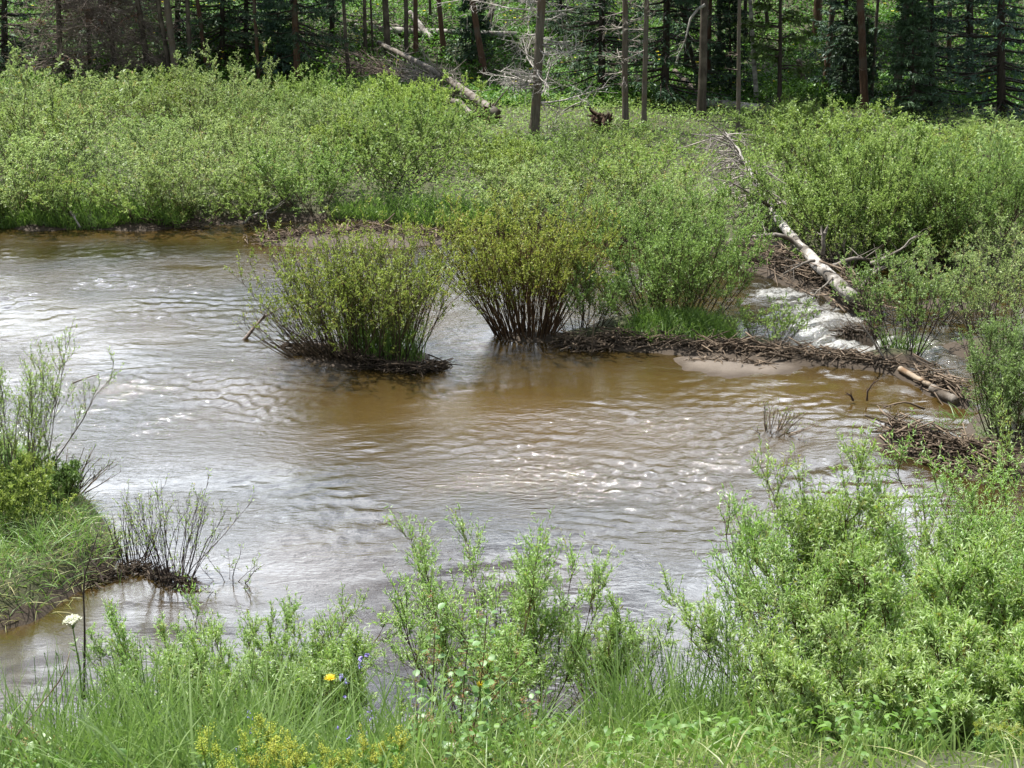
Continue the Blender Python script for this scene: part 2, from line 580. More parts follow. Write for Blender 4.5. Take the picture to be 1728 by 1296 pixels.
def ground_material():
    m, n, l, out = newmat('bank_soil')
    at = n.new('ShaderNodeAttribute')
    at.attribute_name = 'tint'              # 0 wet mud, .5 vegetated soil, 1 sand and gravel
    tcn = n.new('ShaderNodeTexCoord')
    nz = n.new('ShaderNodeTexNoise')
    nz.inputs['Scale'].default_value = 5
    nz.inputs['Detail'].default_value = 8
    nz.inputs['Roughness'].default_value = .7
    l.new(tcn.outputs['Object'], nz.inputs['Vector'])
    n2 = n.new('ShaderNodeTexNoise')
    n2.inputs['Scale'].default_value = 60
    n2.inputs['Detail'].default_value = 3
    l.new(tcn.outputs['Object'], n2.inputs['Vector'])
    mud = mixc(n, l, nz.outputs['Fac'], (.026, .018, .011), (.065, .046, .029))
    sand = mixc(n, l, nz.outputs['Fac'], mixc(n, l, n2.outputs['Fac'], (.05, .039, .029), (.13, .105, .083)), mixc(n, l, n2.outputs['Fac'], (.13, .106, .085), (.21, .177, .147)))
    veg = mixc(n, l, nz.outputs['Fac'], (.030, .030, .012), (.058, .066, .022))
    f1 = n.new('ShaderNodeMapRange')
    f1.inputs['From Min'].default_value, f1.inputs['From Max'].default_value = .1, .45
    l.new(at.outputs['Fac'], f1.inputs['Value'])
    f2 = n.new('ShaderNodeAttribute')
    f2.attribute_name = 'sand'
    c = mixc(n, l, f2.outputs['Fac'], mixc(n, l, f1.outputs[0], mud, veg), sand)
    b = n.new('ShaderNodeBsdfPrincipled')
    b.inputs['Roughness'].default_value = .85
    l.new(c, b.inputs['Base Color'])
    bp = n.new('ShaderNodeBump')
    bp.inputs['Distance'].default_value = .03
    bp.inputs['Strength'].default_value = .6
    l.new(mathn(n, l, 'ADD', nz.outputs['Fac'], mathn(n, l, 'MULTIPLY', n2.outputs['Fac'], .3)), bp.inputs['Height'])
    l.new(bp.outputs[0], b.inputs['Normal'])
    l.new(b.outputs[0], out.inputs[0])
    return m


gx = spaced((-90, -26, 2.0), (-26, -14, .5), (-14, 14, .14), (14, 26, .5), (26, 90, 2.0))
gy = spaced((-40, 2, 2.0), (2, 9, .25), (9, 32, .12), (32, 64, .4), (64, 190, 3.0))
gv, gq = grid_mesh(gx, gy, zG)
kx, ky = gv[:, 0], gv[:, 1]
soil = np.where(gv[:, 2] > .12, .5, 0.0)
soil = np.where((sdist(kx, ky, SAND) > -.25) | (sdist(kx, ky, GRAVEL) > -.2), 0.0, soil)
soil = np.where(poly_dist(kx, ky, DAM) < .3, 0, soil)
for pl in (SPIT, UPPER):
    soil = np.where(poly_dist(kx, ky, pl) < .5, 0, soil)
gm = MB()
gm.add(gv, gq, None, soil)
gmesh = gm.mesh('ground', ground_material())
sa = gmesh.attributes.new('sand', 'FLOAT', 'POINT')
sa.data.foreach_set('value', np.maximum(sstep(-.02, .22, sdist(kx, ky, SAND) + .12 * (fbm(kx * 4, ky * 4, 3) - .5)), .45 * (sdist(kx, ky, GRAVEL) > -.1) * fbm(kx * 3, ky * 3, 3)).astype(np.float32))
tag(obj('ground', gmesh, None), 'green and muddy river banks rising to a wooded hillside', None, None, 'structure')


def blob(px, py, rx, ry, X, Y):
    """soft mask round a pixel, radii in pixels"""
    c = G(px, py)
    ex, ey = abs(G(px + rx, py)[0] - c[0]), abs(G(px, py - ry)[1] - G(px, py + ry)[1]) / 2
    return np.exp(-(((X - c[0]) / ex) ** 2 + ((Y - c[1]) / ey) ** 2))


def water_height(X, Y):
    rng = np.random.default_rng(3)
    z = np.zeros(X.shape)
    wx = X + .5 * (fbm(X * .5, Y * .5, 2) - .5) * 2
    wy = Y + .5 * (fbm(X * .5 + 30, Y * .5 + 9, 2) - .5) * 2
    env = .14 + 1.0 * blob(1150, 760, 330, 120, X, Y) + .6 * blob(150, 480, 420, 80, X, Y) + .75 * blob(250, 680, 330, 110, X, Y) + .3 * blob(800, 850, 300, 80, X, Y) \
        + .4 * blob(1450, 840, 200, 70, X, Y) - .26 * blob(850, 665, 220, 45, X, Y) - .28 * blob(1380, 660, 160, 38, X, Y) - .18 * blob(350, 1050, 400, 90, X, Y) - .12 * blob(1000, 1120, 250, 90, X, Y)
    env = np.clip(env, .03, 2) * (.1 + 1.9 * sstep(.25, .75, fbm(X * .55 + 4, Y * .9 + 70, 4)))
    for i in range(44):
        lam = .12 * (3.4 ** rng.random())
        th = rng.normal(0, .75) + math.pi / 2 + .15
        k = 2 * math.pi / lam
        z = z + (.030 * lam / math.sqrt(44)) * 1.8 * (1.15 - 1.7 * lam) * np.sin(k * (wx * math.cos(th) + wy * math.sin(th)) + rng.random() * 6.28)
    for i in range(10):
        lam = .7 * (2.4 ** rng.random())
        th = rng.normal(0, .7) + math.pi / 2
        k = 2 * math.pi / lam
        z = z + .0006 * np.sin(k * (wx * math.cos(th) + wy * math.sin(th)) + rng.random() * 6.28)
    z = z * env * 1.0
    # slower round swells near the camera
    for i in range(5):
        lam = .5 + .5 * rng.random()
        th = math.pi / 2 + rng.normal(0, .3)
        z = z + .0009 * np.sin(2 * math.pi / lam * (wx * math.cos(th) + wy * math.sin(th)) + i)
    # the lower channel beyond the dam, broken water
    r = rapid(X, Y)
    z = z + r * ((fbm(X * 3.2, Y * 2.1, 4) - .5) * .22 + (fbm(X * 9, Y * 7, 3) - .5) * .07)
    return z


def rapid(X, Y):
    return np.clip(1.3 * blob(1400, 560, 100, 52, X, Y) + 1.2 * blob(1330, 492, 85, 26, X, Y) + 1.1 * blob(1430, 515, 50, 18, X, Y) + 1.4 * blob(1570, 592, 75, 30, X, Y)
                   + .8 * blob(1040, 455, 90, 25, X, Y) + .7 * blob(1560, 668, 40, 12, X, Y) + .6 * blob(1530, 738, 50, 12, X, Y) + .7 * blob(1715, 640, 60, 30, X, Y), 0, 1)


def water_material():
    m, n, l, out = newmat('brown_creek_water')
    tcn = n.new('ShaderNodeTexCoord')
    nz = n.new('ShaderNodeTexNoise')
    nz.inputs['Scale'].default_value = .32
    nz.inputs['Detail'].default_value = 3
    l.new(tcn.outputs['Object'], nz.inputs['Vector'])
    rp = n.new('ShaderNodeValToRGB')
    rp.color_ramp.elements[0].position, rp.color_ramp.elements[1].position = .36, .66
    rp.color_ramp.elements[0].color = (.020, .016, .0055, 1)
    rp.color_ramp.elements[1].color = (.048, .030, .0085, 1)
    l.new(nz.outputs['Fac'], rp.inputs['Fac'])
    am = n.new('ShaderNodeAttribute')
    am.attribute_name = 'shoal'             # where the sandy bed lies shallow the water is amber
    wcol = mixc(n, l, am.outputs['Fac'], rp.outputs[0], (.076, .047, .014))
    # ripples
    mpn = n.new('ShaderNodeMapping')
    mpn.inputs['Scale'].default_value = (5.5, 10, 5)
    l.new(tcn.outputs['Object'], mpn.inputs['Vector'])
    fb = n.new('ShaderNodeTexNoise')
    fb.inputs['Scale'].default_value = 1.6
    fb.inputs['Detail'].default_value = 7
    fb.inputs['Roughness'].default_value = .62
    fb.inputs['Distortion'].default_value = .6
    l.new(mpn.outputs[0], fb.inputs['Vector'])
    at = n.new('ShaderNodeAttribute')
    at.attribute_name = 'chop'
    bp = n.new('ShaderNodeBump')
    bp.inputs['Distance'].default_value = .035
    l.new(mathn(n, l, 'ADD', mathn(n, l, 'MULTIPLY', at.outputs['Fac'], 1.0), .03), bp.inputs['Strength'])
    mp2 = n.new('ShaderNodeMapping')
    mp2.inputs['Scale'].default_value = (1.9, 4.6, 2)
    mp2.inputs['Rotation'].default_value = (0, 0, .12)
    l.new(tcn.outputs['Object'], mp2.inputs['Vector'])
    f2 = n.new('ShaderNodeTexNoise')
    f2.inputs['Scale'].default_value = 1.5
    f2.inputs['Detail'].default_value = 4
    f2.inputs['Distortion'].default_value = 1.6
    l.new(mp2.outputs[0], f2.inputs['Vector'])
    l.new(mathn(n, l, 'ADD', fb.outputs['Fac'], mathn(n, l, 'MULTIPLY', f2.outputs['Fac'], 1.6)), bp.inputs['Height'])
    d = n.new('ShaderNodeBsdfDiffuse')
    l.new(wcol, d.inputs['Color'])
    g = n.new('ShaderNodeBsdfGlossy')
    g.inputs['Roughness'].default_value = .07
    fr = n.new('ShaderNodeFresnel')
    fr.inputs['IOR'].default_value = 2.6
    for s in (g, fr):
        l.new(bp.outputs[0], s.inputs['Normal'])
    ms = n.new('ShaderNodeMixShader')
    l.new(fr.outputs[0], ms.inputs[0])
    l.new(d.outputs[0], ms.inputs[1])
    l.new(g.outputs[0], ms.inputs[2])
    fo = n.new('ShaderNodeAttribute')
    fo.attribute_name = 'tint'
    fn = n.new('ShaderNodeTexNoise')
    fn.inputs['Scale'].default_value = 15
    fn.inputs['Detail'].default_value = 6
    fn.inputs['Roughness'].default_value = .75
    l.new(tcn.outputs['Object'], fn.inputs['Vector'])
    mask = mathn(n, l, 'MULTIPLY', mathn(n, l, 'SUBTRACT', mathn(n, l, 'ADD', fo.outputs['Fac'], fn.outputs['Fac']), 1.0), 1.15, True)
    w = n.new('ShaderNodeBsdfDiffuse')
    w.inputs['Color'].default_value = (.80, .81, .80, 1)
    m2 = n.new('ShaderNodeMixShader')
    l.new(mask, m2.inputs[0])
    l.new(ms.outputs[0], m2.inputs[1])
    l.new(w.outputs[0], m2.inputs[2])
    l.new(m2.outputs[0], out.inputs[0])
    return m


wxs = spaced((-90, -13, 1.5), (-13, 13, .05), (13, 90, 1.5))
wys = spaced((8, 20, .045), (20, 30, .07), (30, 34, .5))
wv, wq = grid_mesh(wxs, wys, water_height)
wm = MB()
rX, rY = wv[:, 0], wv[:, 1]
rap = rapid(rX, rY)
foam = np.clip(rap * (.12 + .85 * fbm(rX * 1.6 + rY * 1.1 + 11, rY * 5 - rX * 2.5, 4)), 0, .7)
foam = foam + .10 * blob(400, 540, 90, 40, rX, rY)
wm.add(wv, wq, None, foam)
wmesh = wm.mesh('water', water_material())
chop = np.clip(.13 + .36 * blob(150, 480, 500, 90, rX, rY) + .4 * blob(250, 680, 400, 110, rX, rY) + .5 * blob(1150, 770, 330, 110, rX, rY) + .3 * blob(800, 860, 350, 70, rX, rY)
               - .26 * blob(350, 1050, 500, 110, rX, rY) - .2 * blob(1050, 1120, 400, 110, rX, rY) - .15 * blob(1380, 660, 160, 38, rX, rY) - .15 * blob(850, 665, 220, 45, rX, rY) + .6 * rap, .04, 1) * (.25 + 1.0 * sstep(.25, .75, fbm(rX * .5 + 40, rY * .9 + 7, 4)))
sh = wmesh.attributes.new('shoal', 'FLOAT', 'POINT')
sh.data.foreach_set('value', np.clip(.9 * blob(830, 690, 300, 60, rX, rY) + .8 * blob(1380, 660, 260, 50, rX, rY) + .5 * blob(1100, 760, 350, 60, rX, rY) + .6 * blob(300, 395, 250, 12, rX, rY)
                                     , 0, 1).astype(np.float32))
ca = wmesh.attributes.new('chop', 'FLOAT', 'POINT')
ca.data.foreach_set('value', chop.astype(np.float32))
tag(obj('water', wmesh, None), 'brown rippled creek water reflecting pale clouds', None, None, 'structure')


# ------------------------------------------------------------------ plant generators
def grow(p0, d0, L, K, rng, up=0.0, wob=.08):
    N = len(p0)
    L = np.broadcast_to(L, (N,))
    pts = np.zeros((N, K, 3))
    pts[:, 0] = p0
    d = nrm(np.asarray(d0, float))
    for k in range(1, K):
        d = nrm(d + np.array([0, 0, up / (K - 1)]) + rng.normal(0, wob, (N, 3)))
        pts[:, k] = pts[:, k - 1] + d * (L / (K - 1))[:, None]
    return pts


def samp(poly, idx, t):
    K = poly.shape[1]
    f = t * (K - 1)
    i = np.minimum(f.astype(int), K - 2)
    u = (f - i)[:, None]
    a, b = poly[idx, i], poly[idx, i + 1]
    return a * (1 - u) + b * u, nrm(b - a)


def taper(r0, r1, N, K):
    return np.linspace(1, 0, K)[None, :] * (r0 - r1) * np.ones((N, 1)) + r1


def shrub(seed, Ht, ns=22, nb=6, nt=3, nl=9, base=(.18, .18), tilt=.75, bare=.3, leaf=(.05, .014), fine=False, up=.35, sr=.011, blen=.28, tlen=.12,
          lean=(0, 0), wob=.07, sides=3, rag=.3, leafbias=.7, spread=.8, tipup=.5, nup=.9):
    rng = np.random.default_rng(seed)
    a = rng.uniform(0, 6.283, ns)
    rad = np.sqrt(rng.random(ns))
    p0 = np.stack([np.cos(a) * rad * base[0], np.sin(a) * rad * base[1], np.full(ns, -.06)], -1)
    tl = np.clip(tilt * rad + rng.normal(0, .13, ns), 0, 1.45)
    a2 = a + rng.normal(0, .35, ns)
    d0 = np.stack([np.cos(a2) * np.sin(tl) + lean[0], np.sin(a2) * np.sin(tl) + lean[1], np.cos(tl)], -1)
    L = Ht * (1 + .12 * rad) * rng.uniform(1 - rag, 1.06, ns)
    stems = grow(p0, d0, L, 7, rng, up * .6, wob)
    st = MB()
    st.tubes(stems, taper(sr, sr * .25, ns, 7) * rng.uniform(.6, 1.3, (ns, 1)), sides, tint=rng.random(ns))
    src, slen = stems, Ht
    bi = np.repeat(np.arange(ns), nb)
    t = bare + (1 - bare) * rng.random(len(bi)) ** .85
    p, tg = samp(stems, bi, t)
    d = nrm(tg * .9 + rng.normal(0, spread * .6, (len(bi), 3)) + np.array([0, 0, tipup * .5]))
    br = grow(p, d, Ht * blen * (1.15 - .7 * t) * rng.uniform(.5, 1.2, len(bi)), 4, rng, up, wob)
    st.tubes(br, taper(sr * .42, sr * .15, len(bi), 4), 3, tint=rng.random(len(bi)))
    src = br
    if nt:
        ti = np.repeat(np.arange(len(bi)), nt)
        t = .25 + .75 * rng.random(len(ti))
        p, tg = samp(br, ti, t)
        d = nrm(tg + rng.normal(0, spread * .65, (len(ti), 3)) + np.array([0, 0, tipup]))
        tw = grow(p, d, Ht * tlen * rng.uniform(.5, 1.25, len(ti)), 3, rng, up * .5, wob)
        st.tubes(tw, taper(sr * .2, sr * .1, len(ti), 3), 3, tint=rng.random(len(ti)))
        src = tw
    li = np.repeat(np.arange(len(src)), nl)
    t = rng.random(len(li)) ** leafbias
    p, tg = samp(src, li, t)
    d = nrm(tg * .75 + rng.normal(0, .5, (len(li), 3)) + np.array([0, 0, .1]))
    lf = MB()
    cl = np.clip(.5 + .25 * rng.normal(0, 1, len(src))[li] + rng.normal(0, .18, len(li)), 0, 1)
    lf.leaves(p, d, leaf[0] * rng.uniform(.55, 1.25, len(li)), leaf[1] * rng.uniform(.7, 1.25, len(li)), rng, fine=fine, tint=cl, up=nup)
    return st, lf


def plant(name, label, cat, loc, st, lf, ms, ml, rotz=0, group=None, scale=1):
    t = thing(name, label, cat, loc, rotz, group, scale)
    obj('stems', st, M[ms], t)
    obj('foliage', lf, M[ml], t)
    return t


def blades(mb, roots, h, w, rng, lean=.35, K=4, bend=.6, dirbias=(0, 0)):
    """grass blades as curved ribbons"""
    N = len(roots)
    a = rng.uniform(0, 6.283, N)
    hz = np.stack([np.cos(a), np.sin(a), np.zeros(N)], -1) * rng.uniform(.1, 1, N)[:, None] * lean + np.array([dirbias[0], dirbias[1], 0])
    d0 = nrm(hz + np.array([0, 0, 1]))
    h = np.broadcast_to(h, (N,))
    pts = np.zeros((N, K, 3))
    pts[:, 0] = roots
    d = d0
    for k in range(1, K):
        d = nrm(d + hz * bend * 1.2 + np.array([0, 0, -.12 * bend * k]))
        pts[:, k] = pts[:, k - 1] + d * (h / (K - 1))[:, None]
    side = nrm(np.cross(d0, rng.normal(0, 1, (N, 3))))
    prof = np.array([.8, 1.0, .75, .08])[:K] if K == 4 else np.linspace(1, .1, K)
    wd = (np.broadcast_to(w, (N,))[:, None] * prof[None, :])[:, :, None] * .5
    V = np.stack([pts - side[:, None] * wd, pts + side[:, None] * wd], 2)
    i = np.arange(N * K * 2).reshape(N, K, 2)
    q = np.stack([i[:, :-1, 0], i[:, :-1, 1], i[:, 1:, 1], i[:, 1:, 0]], -1).reshape(-1, 4)
    mb.add(V, q, None, np.repeat(np.clip(rng.normal(.5, .25, N), 0, 1), K * 2))


def onground(x, y, dz=-.02):
    return np.stack([x, y, zG(x, y) + dz], -1)


# ------------------------------------------------------------------ the thicket on the far bank
KINDS = {}


def proto(key, mat, stem, **kw):
    KINDS[key] = (shrub(**kw), stem, mat)


for i in range(4):
    proto(('pale', i), 'pale', 'stem', seed=20 + i, Ht=1.75 + .15 * i, ns=26, nb=6, nt=3, nl=13, base=(.4, .4), tilt=1.05, bare=.2, spread=1.05, wob=.11, leaf=(.082, .036), blen=.30, tlen=.15, rag=.2, nup=1.8)
for i in range(3):
    proto(('yellowish', i), 'yellowish', 'redstem', seed=40 + i, Ht=1.7 + .15 * i, ns=30, nb=6, nt=3, nl=12, base=(.35, .35), tilt=.9, bare=.28, spread=1.0, wob=.10, leaf=(.078, .034), blen=.28, tlen=.14, rag=.22, nup=1.8)
for i in range(3):
    proto(('green', i), 'green', 'stem', seed=60 + i, Ht=1.8 + .2 * i, ns=26, nb=6, nt=3, nl=13, base=(.45, .45), tilt=1.05, bare=.15, spread=1.05, wob=.11, leaf=(.082, .036), blen=.30, tlen=.15, rag=.2, nup=1.8)
for i in range(2):
    proto(('olive', i), 'olive', 'stem', seed=80 + i, Ht=1.6 + .2 * i, ns=28, nb=5, nt=3, nl=9, base=(.35, .35), tilt=.9, bare=.3, spread=1.0, wob=.1, leaf=(.072, .032), blen=.26, tlen=.14, rag=.22, nup=1.8)
FIRST = {}
KLAB = {'pale': ('pale grey-green willow shrub crowded in the thicket on the far bank', 'pale willow shrubs of the far bank thicket'),
        'yellowish': ('yellow-green willow shrub with reddish stems in the thicket on the far bank', 'yellow-green willow shrubs of the far bank thicket'),
        'green': ('deep green willow shrub in the thicket on the far bank', 'deep green willow shrubs of the far bank thicket'),
        'olive': ('thin olive-leaved willow shrub in the thicket on the far bank', 'olive willow shrubs of the far bank thicket')}


def bush(key, x, y, rotz, sc, label=None, group=None):
    lab, grp = (label, group) if label else KLAB[key[0]]
    loc = (x, y, zAt(x, y) - .03)
    if key in FIRST:
        o = dup(FIRST[key], loc, rotz, sc, lab, grp)
        if grp is None and 'group' in o:
            del o['group']
        return o
    (st, lf), ms, ml = KINDS[key]
    o = plant('willow_shrub', lab, 'shrub', loc, st, lf, ms, ml, rotz, grp, sc)
    FIRST[key] = o
    return o


TOPX = [-400, 0, 150, 250, 370, 450, 520, 600, 650, 700, 760, 800, 900, 1000, 1100, 1180, 1250, 1290, 1400, 1480, 1550, 1600, 1728, 2100]
TOPY = [105, 105, 118, 112, 98, 125, 120, 118, 150, 120, 188, 202, 216, 205, 195, 205, 200, 168, 172, 230, 218, 190, 200, 200]


def fit(x, y, z, s, h):
    """keep a shrub under the crest of the thicket"""
    u, v = proj((x, y, z))
    room = P(u, np.interp(u, TOPX, TOPY), y)[2] - z
    return min(s, room / (h * 1.12))


rng = np.random.default_rng(11)
clear_lines = [(gpoly([(1432, 492), (1340, 402), (1286, 330)]), .55)]
yy = 26.0
row = 0
while yy < 43.5:
    half = 19
    xx = -half + (row % 2) * .9
    while xx < half:
        x, y = xx + rng.uniform(-.5, .5), yy + rng.uniform(-.45, .45)
        xx += 2.35
        d = y - float(fars(np.array(x)))
        u, v = proj((x, y, .3))
        if rng.random() < .07:
            continue
        if d < .2 or y > 43.2 + .5 * math.sin(x):
            continue
        if any(float(poly_dist(np.array(x), np.array(y), pl)) < w for pl, w in clear_lines):
            continue
        if 1160 < u < 1340 and 285 < v < 435:                # the gap round the fallen crown
            continue
        r = rng.random()
        if u < 560:
            k = 'pale' if r < .72 else 'olive' if r < .85 else 'yellowish'
            if y > 38 and 430 < u:
                k = 'yellowish'
        elif u < 1000:
            k = 'green' if r < .5 else 'pale' if r < .75 else 'yellowish'
        elif u < 1250:
            k = 'olive' if r < .4 else 'pale' if r < .7 else 'green'
        else:
            k = 'pale' if r < .4 else 'green' if r < .65 else 'yellowish'
        n = {'pale': 4, 'yellowish': 3, 'green': 3, 'olive': 2}[k]
        s = rng.uniform(1.15, 1.5) if rng.random() < .42 else rng.uniform(.55, .8)
        s *= .68 + .32 * float(sstep(.3, 2.5, d)) - .2 * float(sstep(33, 42, y))
        if 900 < u < 1320:
            s *= .85
        s = min(s, fit(x, y, zAt(x, y), 9, 1.85) * (1 if s > 1 else .8))
        if s < .2:
            continue
        bush((k, int(rng.integers(n))), x, y, rng.uniform(0, 6.28), (max(s, .62) * 1.08, max(s, .62) * 1.08, s))
    yy += 2.05
    row += 1
# low shrubs along the water's edge
xx = -17.0
while xx < 17:
    x = xx + rng.uniform(-.3, .3)
    xx += .8
    y = float(fars(np.array(x))) + rng.uniform(.15, .6)
    u, v = proj((x, y, 0))
    if 1150 < u < 1480 or rng.random() < (.55 if 640 < u < 1250 else .12):
        continue
    k = ['olive', 'pale', 'green', 'yellowish'][int(rng.choice(4, p=[.4, .25, .2, .15]))]
    s = rng.uniform(.38, .68)
    bush((k, int(rng.integers({'pale': 4, 'yellowish': 3, 'green': 3, 'olive': 2}[k]))), x, y, rng.uniform(0, 6.28), (s * 1.15, s * 1.15, s))


# shrubs of the far bank that stand out
def own(px, py, key, sc, label, rotz=0):
    p = HIT(px, py)
    return bush(key, p[0], p[1], rotz, sc, label, None)


own(372, 225, ('pale', 3), .98, 'tallest pale willow peak on the far bank, below the paired grey trunks')
own(708, 245, ('yellowish', 2), .9, 'round light yellow-green willow in front of the big fallen grey log')
own(620, 235, ('yellowish', 1), .8, 'yellow-green willow left of the round one, below the dark dead brush')
own(1345, 250, ('yellowish', 0), .72, 'cream-tipped willow under the young pine, right of the white log')
own(530, 355, ('green', 0), .85, 'bright green shrub at the shore above the gravel bar', 1)
st, lf = shrub(301, 2.2, ns=80, nb=9, nt=4, nl=15, base=(1.1, .7), tilt=.85, bare=.1, nup=1.6, leaf=(.068, .026), blen=.26, tlen=.12, sr=.013)
p = HIT(1425, 440)
plant('willow_shrub', 'broad domed dark-based willow, largest on the far bank, behind the log jam', 'shrub', (p[0] + .5, p[1] + .5, p[2]), st, lf, 'stem', 'green')
own(1314, 420, ('green', 1), .78, 'compact willow hiding the middle of the long bleached fallen tree', 2)
st, lf = shrub(302, 2.2, ns=54, nb=9, nt=4, nl=12, base=(.7, .6), tilt=.8, bare=.2, leaf=(.06, .021), blen=.26, tlen=.12, sr=.013)
p = HIT(1660, 450)
plant('willow_shrub', 'tall bright green willow at the right edge behind the side channel', 'shrub', (p[0], p[1] + .6, p[2]), st, lf, 'stem', 'green')

# ------------------------------------------------------------------ island willows in the stream
p = G(618, 602)
st, lf = shrub(311, 1.85, ns=180, nb=7, nt=2, nl=9, base=(.85, .45), tilt=.45, bare=.2, leaf=(.05, .020), sr=.009, blen=.24, tlen=.11, wob=.085, up=.25, rag=.4, lean=(-.06, 0))
s2, l2 = shrub(312, 1.05, ns=44, nb=3, nt=1, nl=2, base=(.4, .25), tilt=.6, bare=.45, leaf=(.05, .018), sr=.008, lean=(-.95, .05), wob=.05, up=.5)
st.v += [v + np.array([-.75, .0, 0]) for v in s2.v]
st.q += [q + st.n for q in s2.q]
st.a += s2.a
st.n += s2.n
lf.v += [v + np.array([-.75, .0, 0]) for v in l2.v]
lf.q += [q + lf.n for q in l2.q]
lf.a += l2.a
lf.n += l2.n
plant('island_willow', 'yellow-green willow clump with many bare stems leaning left, alone in midstream', 'shrub', (p[0], p[1], 0.05), st, lf, 'stem', 'mid')
p = G(888, 566)
st, lf = shrub(313, 2.02, ns=170, nb=7, nt=2, nl=10, base=(.5, .34), tilt=.52, bare=.32, leaf=(.05, .020), sr=.010, blen=.22, tlen=.1, wob=.075, up=.2, rag=.4, lean=(-.05, 0))
plant('island_willow', 'fan-shaped willow with dense dark stems and golden top, centre of the stream', 'shrub', (p[0], p[1], 0.05), st, lf, 'redstem', 'golden')
p = G(1130, 550)
st, lf = shrub(314, 1.85, ns=64, nb=11, nt=4, nl=11, base=(.85, .45), tilt=.72, bare=.06, leaf=(.055, .019), sr=.011, blen=.27, tlen=.12, wob=.07)
plant('island_willow', 'leafy bright green willow on the grassy islet above the stick dam', 'shrub', (p[0], p[1] + .25, 0.12), st, lf, 'stem', 'green')
p = G(985, 572)
st, lf = shrub(315, 1.2, ns=26, nb=7, nt=3, nl=10, base=(.35, .25), tilt=.7, bare=.2, leaf=(.05, .018), sr=.009)
plant('island_willow', 'low green willow tucked between the fan-shaped willow and the islet', 'shrub', (p[0], p[1] + .3, 0.06), st, lf, 'stem', 'green')
p = G(1288, 582)
st, lf = shrub(316, .72, ns=30, nb=6, nt=2, nl=6, base=(.4, .25), tilt=.75, bare=.2, leaf=(.05, .018), sr=.008, wob=.12)
plant('small_willow', 'small sparse willow on the dam beside the white rapids', 'shrub', (p[0], p[1], 0.06), st, lf, 'greystem', 'green')
p = G(1520, 603)
st, lf = shrub(317, 1.3, ns=20, nb=7, nt=3, nl=8, base=(.35, .25), tilt=.5, bare=.3, leaf=(.05, .018), sr=.012, wob=.09)
plant('small_willow', 'dark-stemmed willow on the dam between the two white spills', 'shrub', (p[0], p[1], 0.08), st, lf, 'darkstem', 'green')
p = G(1560, 545)
st, lf = shrub(318, 1.15, ns=40, nb=7, nt=3, nl=9, base=(.6, .3), tilt=.85, bare=.2, leaf=(.05, .018), sr=.010, wob=.1)
plant('small_willow', 'ragged low willow behind the right-hand white spill', 'shrub', (p[0], p[1], 0.06), st, lf, 'greystem', 'pale')
p = G(1665, 590)
st, lf = shrub(319, 1.7, ns=54, nb=7, nt=3, nl=9, base=(.6, .35), tilt=.85, bare=.28, leaf=(.05, .018), sr=.011, wob=.1)
plant('small_willow', 'grey-stemmed spreading willow by the side channel at the right edge', 'shrub', (p[0] + .25, p[1], 0.08), st, lf, 'greystem', 'pale')
p = G(1440, 470)
st, lf = shrub(320, 1.1, ns=22, nb=5, nt=2, nl=6, base=(.3, .25), tilt=.7, bare=.25, leaf=(.05, .02), sr=.01, wob=.12)
plant('small_willow', 'small light-leaved willow among the antler-like branches of the log jam', 'shrub', (p[0] - .1, p[1] + .35, .1), st, lf, 'greystem', 'olive')
p = G(1700, 772)
st, lf = shrub(321, 1.4, ns=60, nb=10, nt=4, nl=13, base=(.42, .38), tilt=.5, bare=.1, leaf=(.045, .013), sr=.010, blen=.28, tlen=.14)
plant('grey_willow', 'dense fine-leaved grey-green willow above the stick spit at the right edge', 'shrub', (p[0] + .22, p[1] + .15, .12), st, lf, 'stem', 'greyleaf')

# ------------------------------------------------------------------ near left: peninsula shrubs
p = HIT(40, 832)
st, lf = shrub(331, 1.6, ns=44, nb=9, nt=4, nl=9, base=(.5, .4), tilt=.38, bare=.35, leaf=(.035, .010), sr=.010, blen=.26, tlen=.12, wob=.09, lean=(0, 0))
plant('tall_shrub', 'tall airy shrub with grey-brown stems and tiny leaves on the left bank', 'shrub', p - [0.3, 0, .05], st, lf, 'greystem', 'near')
p = HIT(100, 822)
st, lf = shrub(332, .5, ns=46, nb=3, nt=1, nl=2, base=(.3, .2), tilt=.8, bare=.4, leaf=(.035, .010), sr=.009, lean=(.4, .1))
plant('bare_shrub', 'bare brown brushy stems leaning over the water at the tip of the left bank', 'shrub', p - [0, 0, .04], st, lf, 'stem', 'olive')
p = HIT(15, 870)
st, lf = shrub(333, .75, ns=30, nb=7, nt=3, nl=8, base=(.4, .3), tilt=.7, bare=.1, leaf=(.05, .018), sr=.008)
plant('leafy_shrub', 'low bright yellow-green bush at the left edge below the tall airy shrub', 'shrub', p - [0, 0, .04], st, lf, 'greenstem', 'yellowish')
p = HIT(62, 838)
st, lf = shrub(338, .5, ns=40, nb=7, nt=3, nl=9, base=(.45, .3), tilt=.75, bare=.08, leaf=(.045, .016), sr=.008)
plant('leafy_shrub', 'dense low green bush on the left bank at the foot of the tall airy shrub', 'shrub', p - [0, 0, .04], st, lf, 'stem', 'green')
p = G(290, 978)
st, lf = shrub(334, .9, ns=40, nb=5, nt=2, nl=2, base=(.2, .15), tilt=.5, bare=.3, leaf=(.04, .011), sr=.006, blen=.3, tlen=.14, wob=.10, spread=.6)
plant('bare_shrub', 'nearly leafless dark purple-stemmed bush standing in the shallows', 'shrub', (p[0], p[1], .03), st, lf, 'darkstem', 'near')
p = G(222, 950)
st, lf = shrub(335, .5, ns=30, nb=3, nt=1, nl=3, base=(.2, .1), tilt=.5, bare=.3, leaf=(.04, .011), sr=.007, wob=.09)
plant('bare_shrub', 'short thin dark tuft of stems between the left bank and the leafless bush', 'shrub', (p[0], p[1], .03), st, lf, 'darkstem', 'near')
